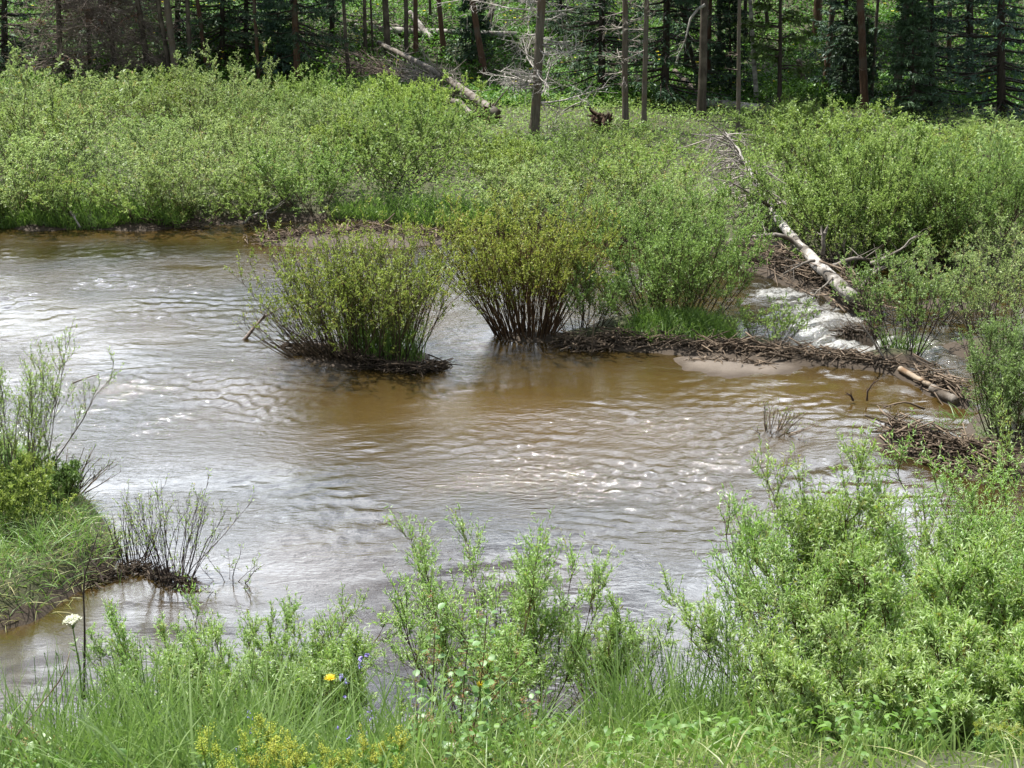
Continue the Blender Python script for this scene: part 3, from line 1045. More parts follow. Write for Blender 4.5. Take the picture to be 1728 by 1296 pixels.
p = G(385, 985)
st, lf = shrub(336, .48, ns=9, nb=4, nt=2, nl=3, base=(.1, .08), tilt=1.25, bare=.3, leaf=(.035, .010), sr=.006, wob=.16)
plant('drowned_branch', 'spidery dead branch with a few leaves lying in the still shallows', 'branch', (p[0], p[1], .0), st, lf, 'darkstem', 'near')

# ------------------------------------------------------------------ near bank willows
def nearwillow(label, x, y, seed, Ht, base, ns, lean=(0, 0), tilt=.62, nb=11, nt=7, nl=13, bare=.2, dens=1.0, ml='near', ms='redstem'):
    st, lf = shrub(seed, Ht, ns=ns, nb=nb, nt=nt, nl=nl, base=base, tilt=tilt, bare=bare, leaf=(.044, .0082), fine=True, sr=.0085, blen=.33, tlen=.15, wob=.095, lean=lean,
                   leafbias=.85, spread=.85, rag=.35)
    return plant('bank_willow', label, 'shrub', (x, y, zAt(x, y) - .05), st, lf, ms, ml)


nearwillow('big light green willow on the near bank with one tall spire over the water', 2.75, 8.6, 351, 1.5, (.85, .45), 56, tilt=.62)
st, lf = shrub(356, 1.9, ns=16, nb=12, nt=8, nl=13, base=(.26, .15), tilt=.2, bare=.3, leaf=(.050, .0090), fine=True, sr=.009, blen=.26, tlen=.13, wob=.05, leafbias=.6)
plant('bank_willow', 'slender willow shoots forming the tall spire at lower right', 'shrub', (2.4, 8.95, zAt(2.4, 8.95)), st, lf, 'redstem', 'near')
nearwillow('light green willow on the near bank filling the lower right corner', 3.75, 8.1, 352, 1.7, (.9, .5), 60, tilt=.55)
nearwillow('light green willow at the right border rising to a tall leafy peak', 4.5, 9.3, 353, 2.2, (.6, .4), 40, tilt=.5)
nearwillow('low leafy willow in front of the big one, bottom right', 2.5, 7.5, 354, 1.2, (.7, .4), 34, tilt=.65, bare=.12)
nearwillow('low leafy willow at the very bottom right, below the corner one', 3.55, 7.0, 361, 1.1, (.7, .4), 34, tilt=.65, bare=.12)
nearwillow('knee-high willow filling the bottom edge at the right', 2.55, 6.45, 362, .85, (.6, .35), 30, tilt=.65, bare=.1)
nearwillow('knee-high willow in the bottom right corner', 3.35, 6.5, 363, .95, (.6, .35), 32, tilt=.65, bare=.1)
nearwillow('ankle-high willow shoots at the bottom edge right of the tall grass', 2.05, 5.95, 364, .62, (.5, .25), 26, tilt=.7, bare=.1)
nearwillow('ankle-high willow shoots at the lowest right corner', 2.9, 5.85, 365, .62, (.5, .25), 28, tilt=.7, bare=.1)
nearwillow('arching light green willow in the middle of the near bank, water behind it', -.12, 8.75, 355, 1.5, (.34, .22), 24, tilt=.58, nb=12, bare=.22)
nearwillow('small leaning willow sprig right of the arching willow', .66, 8.75, 357, .95, (.15, .12), 9, tilt=.6, nb=10, bare=.25)
nearwillow('rounded bright willow at lower left, below the leafless bush', -2.3, 9.2, 358, 1.12, (.5, .25), 36, tilt=.7, bare=.15)
nearwillow('loose low willow between the rounded one and the flowers', -1.8, 8.7, 359, 1.02, (.4, .25), 24, tilt=.7, bare=.2)
nearwillow('small willow sprig beside the purple flower spikes', -1.25, 8.9, 360, .95, (.18, .15), 10, tilt=.5, bare=.3)

# ------------------------------------------------------------------ conifers, snags and logs
def trunk_pts(base, top_dir, Ht, K, rng, wob=.012):
    t = np.linspace(0, 1, K)
    c = base + np.outer(t, top_dir) * Ht
    c[1:, :2] += np.cumsum(rng.normal(0, wob * Ht / K, (K - 1, 2)), 0)
    return c


def conifer_crown(rng, tp, z0, z1, Lmax, step, nb, droop, mb, wood, quads=5, secs=5, size=(.17, .05), power=.8, gap=0.0, topL=.25):
    Ht = np.linalg.norm(tp[-1] - tp[0])
    hs = np.arange(z0, z1, step)
    hs = np.repeat(hs, nb) + rng.uniform(-step, step, len(hs) * nb)
    hs = hs[rng.random(len(hs)) > gap]
    t = np.clip(hs / Ht, 0, .995)
    p, _ = samp(tp[None], np.zeros(len(t), int), t)
    a = rng.uniform(0, 6.283, len(t))
    f = np.clip((z1 - hs) / (z1 - z0), 0, 1)
    L = (topL + (Lmax - topL) * f ** power) * rng.uniform(.55, 1.15, len(t))
    d = np.stack([np.cos(a), np.sin(a), .25 - droop * f], -1)
    br = grow(p, d, L, 5, rng, up=.35 * droop, wob=.06)
    wood.tubes(br, taper(.022, .004, len(br), 5) * np.clip(L, .4, 2)[:, None], 3, tint=rng.random(len(br)))
    si = np.repeat(np.arange(len(br)), secs * 2)
    ts = .15 + .85 * rng.random(len(si))
    p, tg = samp(br, si, ts)
    sgn = np.where(rng.random(len(si)) < .5, -1, 1)[:, None]
    side = nrm(np.cross(tg, np.array([0, 0, 1.]))) * sgn
    d = nrm(tg * .8 + side * .8 + rng.normal(0, .2, (len(si), 3)) + np.array([0, 0, -.15]))
    sl = (.12 + .30 * L[si] * (1.05 - ts)) * rng.uniform(.6, 1.2, len(si))
    sec = grow(p, d, sl, 3, rng, up=-.25, wob=.06)
    qi = np.repeat(np.arange(len(sec)), quads)
    p, tg = samp(sec, qi, rng.random(len(qi)))
    d = nrm(tg + rng.normal(0, .35, (len(qi), 3)))
    tint = np.clip(.25 + .5 * ts[qi // 1 if False else qi] * 0 + .35 * rng.random(len(qi)) + .3 * ts[qi], 0, 1)
    mb.leaves(p, d, size[0] * rng.uniform(.6, 1.3, len(qi)), size[1] * rng.uniform(.7, 1.3, len(qi)), rng, fold=.35, tint=tint)


def dead_branches(rng, tp, z0, z1, Lmax, n, wood, twigs=7, droop=.3, r=.018, sub=4, up=.35, prof=None):
    Ht = np.linalg.norm(tp[-1] - tp[0])
    hs = rng.uniform(z0, z1, n)
    p, _ = samp(tp[None], np.zeros(n, int), np.clip(hs / Ht, 0, .995))
    a = rng.uniform(0, 6.283, n)
    L = Lmax * rng.uniform(.35, 1.1, n) * (1 if prof is None else prof(hs))
    d = np.stack([np.cos(a), np.sin(a), rng.normal(.05, .25, n) - droop], -1)
    br = grow(p, d, L, 6, rng, up=up, wob=.13)
    wood.tubes(br, taper(r, r * .3, n, 6), 4, tint=rng.random(n))
    ti = np.repeat(np.arange(n), twigs)
    t = .2 + .8 * rng.random(len(ti))
    p, tg = samp(br, ti, t)
    d = nrm(tg * .8 + rng.normal(0, .55, (len(ti), 3)) + np.array([0, 0, -.15]))
    tw = grow(p, d, L[ti] * .38 * rng.uniform(.4, 1.2, len(ti)), 4, rng, up=-.1, wob=.16)
    wood.tubes(tw, taper(r * .42, r * .2, len(ti), 4), 3, tint=rng.random(len(ti)))
    if sub:
        ui = np.repeat(np.arange(len(ti)), sub)
        p, tg = samp(tw, ui, .15 + .85 * rng.random(len(ui)))
        d = nrm(tg * .8 + rng.normal(0, .6, (len(ui), 3)))
        uw = grow(p, d, L[ti][ui] * .16 * rng.uniform(.4, 1.2, len(ui)), 3, rng, up=-.1, wob=.15)
        wood.tubes(uw, taper(r * .22, r * .14, len(ui), 3), 3, tint=rng.random(len(ui)))


def trunk_mesh(rng, tp, r0, r1, S=10):
    mb = MB()
    K = len(tp)
    t = np.linspace(0, 1, K)
    rad = r0 + (r1 - r0) * t
    rad[0] *= 1.25
    mb.tubes(tp[None], rad[None], S, rough=.07, rng=rng)
    return mb


def tree(label, cat, name, px, py, topx, w, bark, kind, seed, Ht=15.0, **kw):
    """px,py: where the trunk meets the ground in the photo; topx: where it leaves the frame; w: trunk width in photo pixels"""
    rng = np.random.default_rng(seed)
    b = HIT(px, py)
    tpt = P(topx, 0, b[1])
    dist = np.linalg.norm(b - np.array([0, 0, CAM_H]))
    d = nrm(tpt - b)
    r0 = w / 2 * dist / F
    tp = trunk_pts(np.zeros(3) - d * .2, d, Ht, 14, rng)
    t = thing(name, label, cat, b)
    obj('trunk', trunk_mesh(rng, tp, r0, r0 * kw.get('tip', .25)), M[bark], t)
    wood, fol = MB(), MB()
    if kind == 'pole':      # bare below, living crown above
        dead_branches(rng, tp, .8, 6.5, kw.get('stub', .55), kw.get('nstub', 14), wood, twigs=3, sub=0, r=.011)
        conifer_crown(rng, tp, kw.get('crown0', 6.5), Ht * .98, 1.2 if kw.get('thin') else 2.3, .36, 3 if kw.get('thin') else 6, .35, fol, wood, quads=6, secs=4, size=(.30, .11))
        obj('branches', wood, M['twigbrown'], t)
        obj('crown', fol, M[kw.get('leaf', 'pine')], t)
    elif kind == 'dead':
        dead_branches(rng, tp, kw.get('b0', 1.0), Ht * .97, kw.get('L', 1.2), kw.get('n', 50), wood, twigs=kw.get('twigs', 6), sub=kw.get('sub', 3), droop=kw.get('droop', .3), r=kw.get('r', .020))
        obj('branches', wood, M[kw.get('wood', 'twig')], t)
        if kw.get('needles'):
            conifer_crown(rng, tp, 1.0, Ht * .8, 1.6, .5, 3, .5, fol, wood, quads=4, secs=4, size=(.16, .045), gap=.55)
            obj('dead_needles', fol, M['deadneedle'], t)
    elif kind == 'spruce':
        conifer_crown(rng, tp, kw.get('crown0', .6), Ht * .98, kw.get('L', 2.1), kw.get('step', .27), kw.get('nb', 5), kw.get('droop', .55), fol, wood, quads=kw.get('quads', 7), secs=kw.get('secs', 7), size=kw.get('size', (.15, .035)))
        obj('branches', wood, M['barkdark'], t)
        obj('crown', fol, M[kw.get('leaf', 'spruce')], t)
    return t


dead, pine, spr = 'dead_tree', 'pine_tree', 'spruce_tree'
# left dead stand
tree('dead brown spruce with a skirt of grey twigs, left end of the dead stand', 'tree', dead, 104, 138, 98, 11, 'bark', 'dead', 401, 6.5, n=150, L=1.9, twigs=9, sub=4, needles=True, wood='twigbrown', b0=.4)
tree('dead spruce with tangled drooping grey boughs in the middle of the dead stand', 'tree', dead, 196, 128, 182, 9, 'bark', 'dead', 402, 6.5, n=150, L=1.9, twigs=9, sub=4, needles=True, b0=.5, wood='twigbrown')
tree('dead rusty-needled spruce on the right of the dead stand', 'tree', dead, 252, 130, 232, 11, 'bark', 'dead', 403, 6.5, n=150, L=1.6, twigs=9, sub=4, needles=True, wood='twigbrown', b0=.5)
tree('thin dead spruce behind the dead stand, hung with grey twigs', 'tree', dead, 152, 112, 146, 8, 'barkdark', 'dead', 404, 6.5, n=150, L=1.8, twigs=8, sub=3, needles=True, b0=.5)
tree('left one of the paired grey trunks above the tallest willow', 'tree', pine, 289, 142, 268, 9, 'bark', 'pole', 405, 8.5)
tree('right one of the paired grey trunks, thicker and lighter', 'tree', pine, 299, 145, 281, 13, 'snag', 'pole', 406, 8.5, nstub=6)
tree('slim brown trunk just right of the paired grey trunks', 'tree', pine, 323, 138, 315, 9, 'bark', 'pole', 407, 8.5)
tree('slim trunk leaning slightly left, with rusty twigs at its foot', 'tree', pine, 350, 118, 334, 8, 'barkred', 'pole', 408, 8.5)
tree('thin brown trunk between the dead stand and the dark spruce', 'tree', pine, 437, 136, 429, 7, 'barkred', 'pole', 409, 8.5)
tree('dark spruce with a brown trunk and green drooping boughs left of the hill logs', 'tree', spr, 503, 145, 496, 13, 'barkred', 'spruce', 410, 10, crown0=1.5, L=2.0)
tree('dim spruce deep in the shade behind the thin brown trunk', 'tree', spr, 415, 80, 415, 9, 'barkdark', 'spruce', 411, 6.2, L=2.6)
tree('small fresh green spruce at the edge of the dark wood', 'tree', spr, 470, 128, 468, 5, 'barkdark', 'spruce', 412, 3.6, L=.95, step=.16, leaf='bluespruce', size=(.12, .04))
tree('thin dark trunk standing before the left end of the hill logs', 'tree', pine, 589, 140, 578, 7, 'bark', 'pole', 413, 10.5, thin=True)
tree('slim trunk crossing the hill logs, left of a thinner one', 'tree', pine, 618, 96, 615, 6.5, 'bark', 'pole', 414, 10.5, thin=True)
tree('thinnest trunk crossing the hill logs', 'tree', pine, 629, 92, 626, 4, 'bark', 'pole', 415, 9.5, thin=True)
tree('mossy brown trunk with a grey twig tuft low down, crossing the hill logs', 'tree', pine, 656, 112, 650, 12, 'bark', 'pole', 416, 11, thin=True, nstub=40, stub=.7)
tree('grey trunk left of the short broken white log', 'tree', pine, 686, 105, 684, 8, 'bark', 'pole', 417, 11, thin=True)
tree('brown trunk at the short broken white log', 'tree', pine, 702, 98, 702, 9, 'barkred', 'pole', 418, 11, thin=True)
tree('red-brown trunk standing in the green clearing behind the hill logs', 'tree', pine, 749, 86, 740, 9, 'barkred', 'pole', 419, 11, thin=True, nstub=4)
tree('charred brown trunk with a white scar down its right side', 'tree', pine, 818, 128, 798, 12, 'barkred', 'pole', 420, 11, thin=True, nstub=4)
tree('slim dark trunk high on the clearing left of the charred one', 'tree', pine, 726, 38, 725, 5, 'bark', 'pole', 421, 10, thin=True)
tree('large silvery dead tree with spreading bare crooked boughs, centre of the far bank', 'tree', dead, 900, 232, 913, 17, 'snag', 'dead', 422, 9.5, n=100, L=2.1, twigs=10, sub=4, droop=.05, r=.026, b0=1.1, tip=.5, wood='snagtwig')
tree('pale grey trunk with twiggy dead tufts, left of its thinner neighbour', 'tree', dead, 1055, 215, 1054, 11, 'snag', 'dead', 423, 10, n=65, L=.8, twigs=6, sub=3, b0=1.6, tip=.5)
tree('thinner grey-brown trunk with dead tufts before the big dark spruce', 'tree', dead, 1087, 220, 1092, 9, 'snag', 'dead', 424, 10, n=45, L=.8, twigs=6, sub=3, b0=2, tip=.5)
tree('big dark spruce behind the two grey trunks', 'tree', spr, 1120, 178, 1125, 14, 'barkdark', 'spruce', 425, 11, L=2.7, crown0=.4)
tree('big dark spruce between the silvery dead tree and the grey trunks', 'tree', spr, 1015, 165, 1015, 13, 'barkdark', 'spruce', 426, 11, L=2.4, crown0=.4)
tr = tree('stout straight grey-brown trunk with a curved white branch near the frame top', 'tree', pine, 1183, 205, 1189, 15, 'bark', 'pole', 427, 11.5, nstub=8)
tree('pale-barked trunk hidden close behind the stout straight one', 'tree', pine, 1194, 165, 1200, 8, 'barkred', 'pole', 428, 11)
tree('leaning dark trunk left of the stout straight one', 'tree', pine, 1180, 150, 1148, 8, 'barkdark', 'pole', 429, 10)
tree('dark grey trunk in the shade right of the stout straight one', 'tree', pine, 1213, 112, 1211, 8, 'barkdark', 'pole', 430, 10.5)
tree('thin mottled grey pole standing nearest the fallen white crown', 'tree', pine, 1245, 232, 1248, 7.5, 'snag', 'pole', 431, 10, nstub=10)
tree('dark trunk just behind the mottled grey pole', 'tree', pine, 1258, 92, 1258, 7, 'barkdark', 'pole', 432, 10.5)
tree('slender bleached white trunk rising from the end of the white log', 'tree', dead, 1276, 178, 1266, 7.5, 'silver', 'dead', 433, 9.5, n=10, L=.4, twigs=2, sub=0, tip=.5)
tree('forked dark trunk on the bright upper slope', 'tree', pine, 1296, 54, 1293, 7, 'barkdark', 'pole', 434, 10)
tree('young olive pine with loose tufts above the cream-tipped willow', 'tree', pine, 1315, 190, 1316, 8, 'barkdark', 'spruce', 435, 6.5, L=1.5, step=.34, nb=3, leaf='pine', crown0=1.6, droop=.2, size=(.2, .06))
tree('thick reddish trunk on the bright upper slope, upper right', 'tree', pine, 1379, 62, 1381, 15, 'barkred', 'pole', 436, 11.5, nstub=0)
tree('brown trunk half hidden by the blue-green spruce', 'tree', pine, 1390, 158, 1408, 11, 'barkred', 'pole', 437, 11)
tree('tall orange-brown trunk with a grey split side', 'tree', pine, 1459, 190, 1449, 14, 'barkred', 'pole', 438, 11.5, nstub=6)
tree('grey trunk close behind the orange-brown one', 'tree', pine, 1470, 178, 1482, 6, 'bark', 'pole', 439, 11)
tree('thick trunk leaning right with grey bark, right of the orange-brown one', 'tree', pine, 1508, 198, 1530, 14, 'bark', 'pole', 440, 11.5, nstub=6)
tree('blue-green spruce between the thick reddish and orange-brown trunks', 'tree', spr, 1425, 165, 1428, 9, 'barkdark', 'spruce', 441, 8, L=1.35, step=.22, leaf='bluespruce')
tree('slim red-brown trunk among the dark right-hand spruces', 'tree', pine, 1601, 115, 1605, 8, 'barkred', 'pole', 442, 11)
tree('large dark blue-green spruce left of the slim red-brown trunk', 'tree', spr, 1572, 185, 1570, 12, 'barkdark', 'spruce', 443, 10, L=2.0, leaf='bluespruce', crown0=.3)
tree('large dark blue-green spruce in the upper right corner', 'tree', spr, 1690, 200, 1690, 14, 'barkdark', 'spruce', 444, 10.5, L=2.4, leaf='bluespruce', crown0=.3)
tree('dark spruce behind the slim red-brown trunk', 'tree', spr, 1636, 150, 1636, 13, 'barkdark', 'spruce', 445, 10.5, L=2.4, crown0=.3)
tree('small dark spruce foot right of the leaning thick trunk', 'tree', spr, 1540, 205, 1540, 6, 'barkdark', 'spruce', 446, 4, L=1.1, step=.18)
tree('small spruce under the blue-green one', 'tree', spr, 1445, 175, 1445, 6, 'barkdark', 'spruce', 447, 3.2, L=.9, step=.17)
tree('dark spruce filling the upper left corner', 'tree', spr, 8, 118, 8, 12, 'barkdark', 'spruce', 448, 6.2, L=2.2)
tree('little green spruce under the mottled pole and white trunk', 'tree', spr, 1232, 168, 1232, 6, 'barkdark', 'spruce', 449, 3.6, L=1.3, step=.17)
tree('little dark spruce left of the charred trunk', 'tree', spr, 797, 108, 797, 5, 'barkdark', 'spruce', 450, 3.0, L=.9, step=.17)
tree('dim spruce deep in the wood between the paired trunks and the thin brown trunk', 'tree', spr, 375, 100, 375, 10, 'barkdark', 'spruce', 451, 6.2, L=2.4)
tree('dim spruce behind the paired grey trunks', 'tree', spr, 300, 75, 300, 10, 'barkdark', 'spruce', 452, 6.2, L=2.4)
tree('dim spruce behind the dead stand', 'tree', spr, 170, 60, 170, 10, 'barkdark', 'spruce', 453, 6.2, L=2.6)
tree('dark spruce overhanging the left end of the hill logs', 'tree', spr, 560, 70, 560, 9, 'barkdark', 'spruce', 454, 9.5, L=1.9, crown0=1.2)
tree('dark spruce high behind the silvery dead tree', 'tree', spr, 945, 60, 945, 9, 'barkdark', 'spruce', 455, 9.5, L=2.0)
tree('dark spruce left of the leaning dark trunk', 'tree', spr, 1158, 120, 1158, 9, 'barkdark', 'spruce', 456, 9.5, L=1.7)
# the wood goes on above the frame, up the slope and beside it
spp = [o for o in COL.objects if o.name.startswith('spruce_tree') and o.get('label', '').startswith(('big dark spruce', 'dim spruce', 'large dark'))]
rng = np.random.default_rng(77)
for i in range(44):
    x, y = rng.uniform(3, 38), rng.uniform(55, 72)
    if abs(x) < 19 and 42 < y < 52:
        continue
    dup(spp[i % len(spp)], (x, y, zAt(x, y)), rng.uniform(0, 6.28), rng.uniform(.55, .85), 'dark spruce of the wood higher up the slope', 'spruces of the wood up the slope')


# ---- logs
def log(name, label, cat, pts, r0, r1, mat, rng, stubs=0, stubL=.3, S=10, parent=None, partname=None):
    pts = np.asarray(pts, float)
    K = 12
    seg = np.concatenate([[0], np.cumsum(np.linalg.norm(np.diff(pts, axis=0), axis=1))])
    s = np.linspace(0, seg[-1], K)
    c = np.stack([np.interp(s, seg, pts[:, i]) for i in range(3)], -1)
    c0 = c[0].copy()
    c = c - c0
    c[1:-1] += rng.normal(0, r0 * .07, (K - 2, 3))
    rad = np.linspace(r0, r1, K)
    mb = MB()
    mb.tubes(c[None], rad[None], S, cap=True, rough=.05, rng=rng)
    o = tag(obj(name, mb, M[mat], None, c0), label, cat)
    if stubs:
        sb = MB()
        idx = np.zeros(stubs, int)
        p, tg = samp(c[None], idx, rng.uniform(.1, .98, stubs))
        d = nrm(np.cross(tg, rng.normal(0, 1, (stubs, 3))) + tg * .3)
        g = grow(p, d, stubL * rng.uniform(.4, 1.2, stubs), 4, rng, 0, .12)
        sb.tubes(g, taper(min(r1, .03), .006, stubs, 4), 5, tint=rng.random(stubs))
        obj('branch_stubs', sb, M[mat], o)
    return o


def hitl(*pp, dz=.1):
    return [HIT(a, b) + np.array([0, 0, dz]) for a, b in pp]


def lerpY(pa, pb, Ya, Yb):
    return [P(pa[0], pa[1], Ya), P(pb[0], pb[1], Yb)]


def lying(*pp, r=.12, sink=0.0):
    """points of a log that rests on what is under it: ends seen at these pixels"""
    return [HIT(a, b) + np.array([0, 0, r - sink]) for a, b in pp]


rng = np.random.default_rng(500)
log('fallen_log', 'long straight dark log lying across the slope in the green clearing', 'log', lying((598, 52), (700, 60), (872, 66), r=.12), .14, .13, 'silver', rng, 5)
log('fallen_log', 'upper log lying close along the left half of the long straight log', 'log', lying((585, 42), (705, 54), r=.10), .09, .11, 'pale_log', rng, 5)
log('fallen_log', 'short broken white log propped below the long straight log', 'log', [HIT(692, 45) + [0, 0, .5], HIT(729, 75) + [0, 0, .12]], .08, .13, 'silver', rng, 0)
bl = log('fallen_tree', 'big silver-grey fallen trunk slanting down to a dark root ball', 'log', [HIT(640, 118) + [0, 0, .9], HIT(745, 166) + [0, 0, .75], HIT(838, 212) + [0, 0, .35]], .075, .135, 'pale_log', rng, 34, 1.0)
log('fallen_log', 'smaller curved grey log under the big silver-grey fallen trunk', 'log', [HIT(757, 190) + [0, 0, .35], HIT(775, 196) + [0, 0, .4], HIT(800, 212) + [0, 0, .2]], .09, .11, 'pale_log', rng, 4)
wl_ = log('fallen_log', 'white log lying behind the stout trunk, its right end broken and brown', 'log', lying((1165, 182), (1225, 186), (1277, 194), r=.17), .10, .16, 'silver', rng, 5)
log('fallen_log', 'grey log at the left edge, behind the willow tops', 'log', [HIT(15, 122) + [0, 0, .3], HIT(80, 112) + [0, 0, .3]], .13, .10, 'pale_log', rng, 2)
log('fallen_log', 'dim brown log leaning behind the stout straight trunk', 'log', [HIT(1137, 145) + [0, 0, .5], HIT(1192, 178) + [0, 0, .15]], .08, .1, 'bark', rng, 6)
log('fallen_log', 'thin grey pole lying in the shrubs left of the fallen white crown', 'log', [HIT(1135, 360) + [0, 0, .3], HIT(1240, 362) + [0, 0, .25]], .045, .035, 'pale_log', rng, 4)
log('fallen_log', 'broad weathered log lying level above the rapids', 'log', lying((1225, 424), (1300, 426), (1356, 432), r=.12), .13, .15, 'pale_log', rng, 2)
log('fallen_log', 'dark wet log lying just in front of the broad weathered one', 'log', lying((1235, 440), (1300, 445), (1360, 448), r=.06), .09, .09, 'barkdark', rng, 2)
log('peeled_log', 'short beige peeled log at the lip of the right-hand spill', 'log', lying((1518, 627), (1570, 656), r=.035), .045, .034, 'peeled', rng, 0)
log('fallen_log', 'grey log end poking from the stick pile just below the beige peeled log', 'log', lying((1572, 662), (1612, 684), r=.05), .065, .06, 'pale_log', rng, 0)
log('leaning_stump', 'broken grey snag stump leaning left under the young pine', 'stump', [HIT(1360, 152), P(1347, 100, HIT(1360, 152)[1])], .11, .08, 'snag', rng, 0)
log('leaning_stump', 'pale broken stump leaning right above the long straight log', 'stump', [HIT(822, 52), P(833, 5, HIT(822, 52)[1])], .13, .09, 'snag', rng, 0)
log('cut_stump', 'short dark cut stump on the bright upper slope', 'stump', [HIT(1279, 30), P(1279, 20, HIT(1279, 30)[1])], .13, .12, 'barkdark', rng, 0)


log('fallen_log', 'thin grey pole slanting down behind the thin brown trunk to the dark brush', 'log', [HIT(440, 70) + [0, 0, .3], HIT(610, 112) + [0, 0, .35]], .05, .07, 'pale_log', rng, 6, .4)
log('fallen_log', 'thin bright pole lying level between the paired trunks and the dark spruce', 'log', [HIT(352, 100) + [0, 0, .3], HIT(420, 92) + [0, 0, .3]], .05, .05, 'pale_log', rng, 3, .3)
log('fallen_log', 'thin pale pole lying in herbs right of the dark grey trunk', 'log', [HIT(1215, 84) + [0, 0, .2], HIT(1245, 92) + [0, 0, .2]], .06, .06, 'pale_log', rng, 2, .3)
log('fallen_log', 'thin grey pole leaning up at the left edge into the dead stand', 'log', [HIT(8, 100) + [0, 0, .2], P(72, 50, HIT(60, 95)[1])], .035, .03, 'pale_log', rng, 3, .3)
for lab, a_, b_, sd_ in (('dark tangle of dead boughs heaped below the hill logs', (585, 118), (690, 150), 31), ('grey brush of dead boughs beside the big silver-grey fallen trunk', (690, 132), (800, 176), 32)):
    r3 = np.random.default_rng(sd_)
    q0, q1 = HIT(*a_) + [0, 0, .25], HIT(*b_) + [0, 0, .3]
    u_ = r3.random(70)[:, None]
    g_ = grow(u_ * 0 + (q1 - q0) * u_, np.array([-.9, -.3, .15]) + r3.normal(0, .45, (70, 3)), r3.uniform(.5, 1.6, 70), 6, r3, -.15, .14)
    m3 = MB()
    m3.tubes(g_, taper(.022, .006, 70, 6), 4, tint=r3.random(70))
    ii = np.repeat(np.arange(70), 9)
    p3, t3 = samp(g_, ii, r3.random(len(ii)))
    m3.tubes(grow(p3, t3 + r3.normal(0, .6, (len(ii), 3)), r3.uniform(.15, .5, len(ii)), 4, r3, -.1, .15), taper(.009, .005, len(ii), 4), 3, tint=r3.random(len(ii)))
    tag(obj('dead_brush', m3, M['twigbrown' if sd_ == 31 else 'twig'], None, q0), lab, 'dead brush', None, 'stuff')


def rootball(label, px, py, R, seed):
    rng = np.random.default_rng(seed)
    c = HIT(px, py)
    mb = MB()
    n = 60
    a = rng.normal(0, 1, (n, 3))
    a[:, 1] *= .5
    g = grow(np.zeros((n, 3)) + rng.normal(0, R * .25, (n, 3)), a, R * rng.uniform(.5, 1.2, n), 5, rng, 0, .3)
    mb.tubes(g, taper(R * .17, R * .03, n, 5), 5, tint=rng.random(n))
    return tag(obj('root_ball', mb, M['root'], None, (c[0], c[1], c[2] + R * .7)), label, 'root ball')


rootball('dark upturned root ball at the foot of the big silver-grey fallen trunk', 824, 208, .38, 1)
rootball('dark brown upturned root wad between the silvery dead tree and the pale grey trunk', 1015, 222, .40, 2)

# the long fallen tree of the log jam: butt by the rapids, crown far up the bank
rng = np.random.default_rng(510)
tree_pts = np.array([G(1440, 503, .25), G(1384, 450, .45), G(1338, 402, .55), P(1290, 335, 27.0), P(1262, 285, 28.7), P(1236, 240, 30.2), P(1222, 222, 30.8)])
base0 = tree_pts[0].copy()
ft = thing('fallen_tree', 'long bleached fallen tree from the log jam up to a twiggy crown among willows', 'fallen tree', base0)
seg = np.concatenate([[0], np.cumsum(np.linalg.norm(np.diff(tree_pts, axis=0), axis=1))])
s = np.linspace(0, seg[-1], 26)
c = np.stack([np.interp(s, seg, tree_pts[:, i]) for i in range(3)], -1) - base0
c[1:-1] += rng.normal(0, .015, (24, 3))
mb = MB()
mb.tubes(c[None], np.linspace(.115, .028, 26)[None], 12, cap=True, rough=.1, rng=rng)
obj('trunk', mb, M['silver'], ft)
# crown branches sweep left and down from the far half
n = 95
t = rng.uniform(.5, .99, n)
p, tg = samp(c[None], np.zeros(n, int), t)
d = np.stack([rng.uniform(-1, -.3, n), rng.normal(-.35, .35, n), rng.normal(.1, .35, n)], -1)
d[::6] *= np.array([-1, 1, 1])
br = grow(p, d, rng.uniform(.4, 1.25, n), 6, rng, -.35, .14)
wb = MB()
wb.tubes(br, taper(.021, .007, n, 6), 4, tint=rng.random(n))
ti = np.repeat(np.arange(n), 7)
p, tg = samp(br, ti, .2 + .8 * rng.random(len(ti)))
tw = grow(p, nrm(tg + rng.normal(0, .6, (len(ti), 3)) + np.array([0, 0, -.3])), rng.uniform(.12, .45, len(ti)), 4, rng, -.3, .16)
wb.tubes(tw, taper(.007, .003, len(ti), 4), 3, tint=rng.random(len(ti)))
obj('crown_branches', wb, M['twig'], ft)


def limb(px_list, Y_list, r0, r1, mat='pale_log'):
    pts = np.array([P(a, b, y) for (a, b), y in zip(px_list, Y_list)]) - base0
    seg = np.concatenate([[0], np.cumsum(np.linalg.norm(np.diff(pts, axis=0), axis=1))])
    s = np.linspace(0, seg[-1], 9)
    q = np.stack([np.interp(s, seg, pts[:, i]) for i in range(3)], -1)
    q[1:-1] += rng.normal(0, r0 * .25, (7, 3))
    m_ = MB()
    m_.tubes(q[None], np.linspace(r0, r1, 9)[None], 7, cap=True)
    k = 6
    p, tg = samp(q[None], np.zeros(k, int), rng.uniform(.3, 1, k))
    g = grow(p, tg + rng.normal(0, .7, (k, 3)), rng.uniform(.15, .5, k), 4, rng, .2, .15)
    m_.tubes(g, taper(r1 * .8, .003, k, 4), 4)
    obj('limb', m_, M[mat], ft)


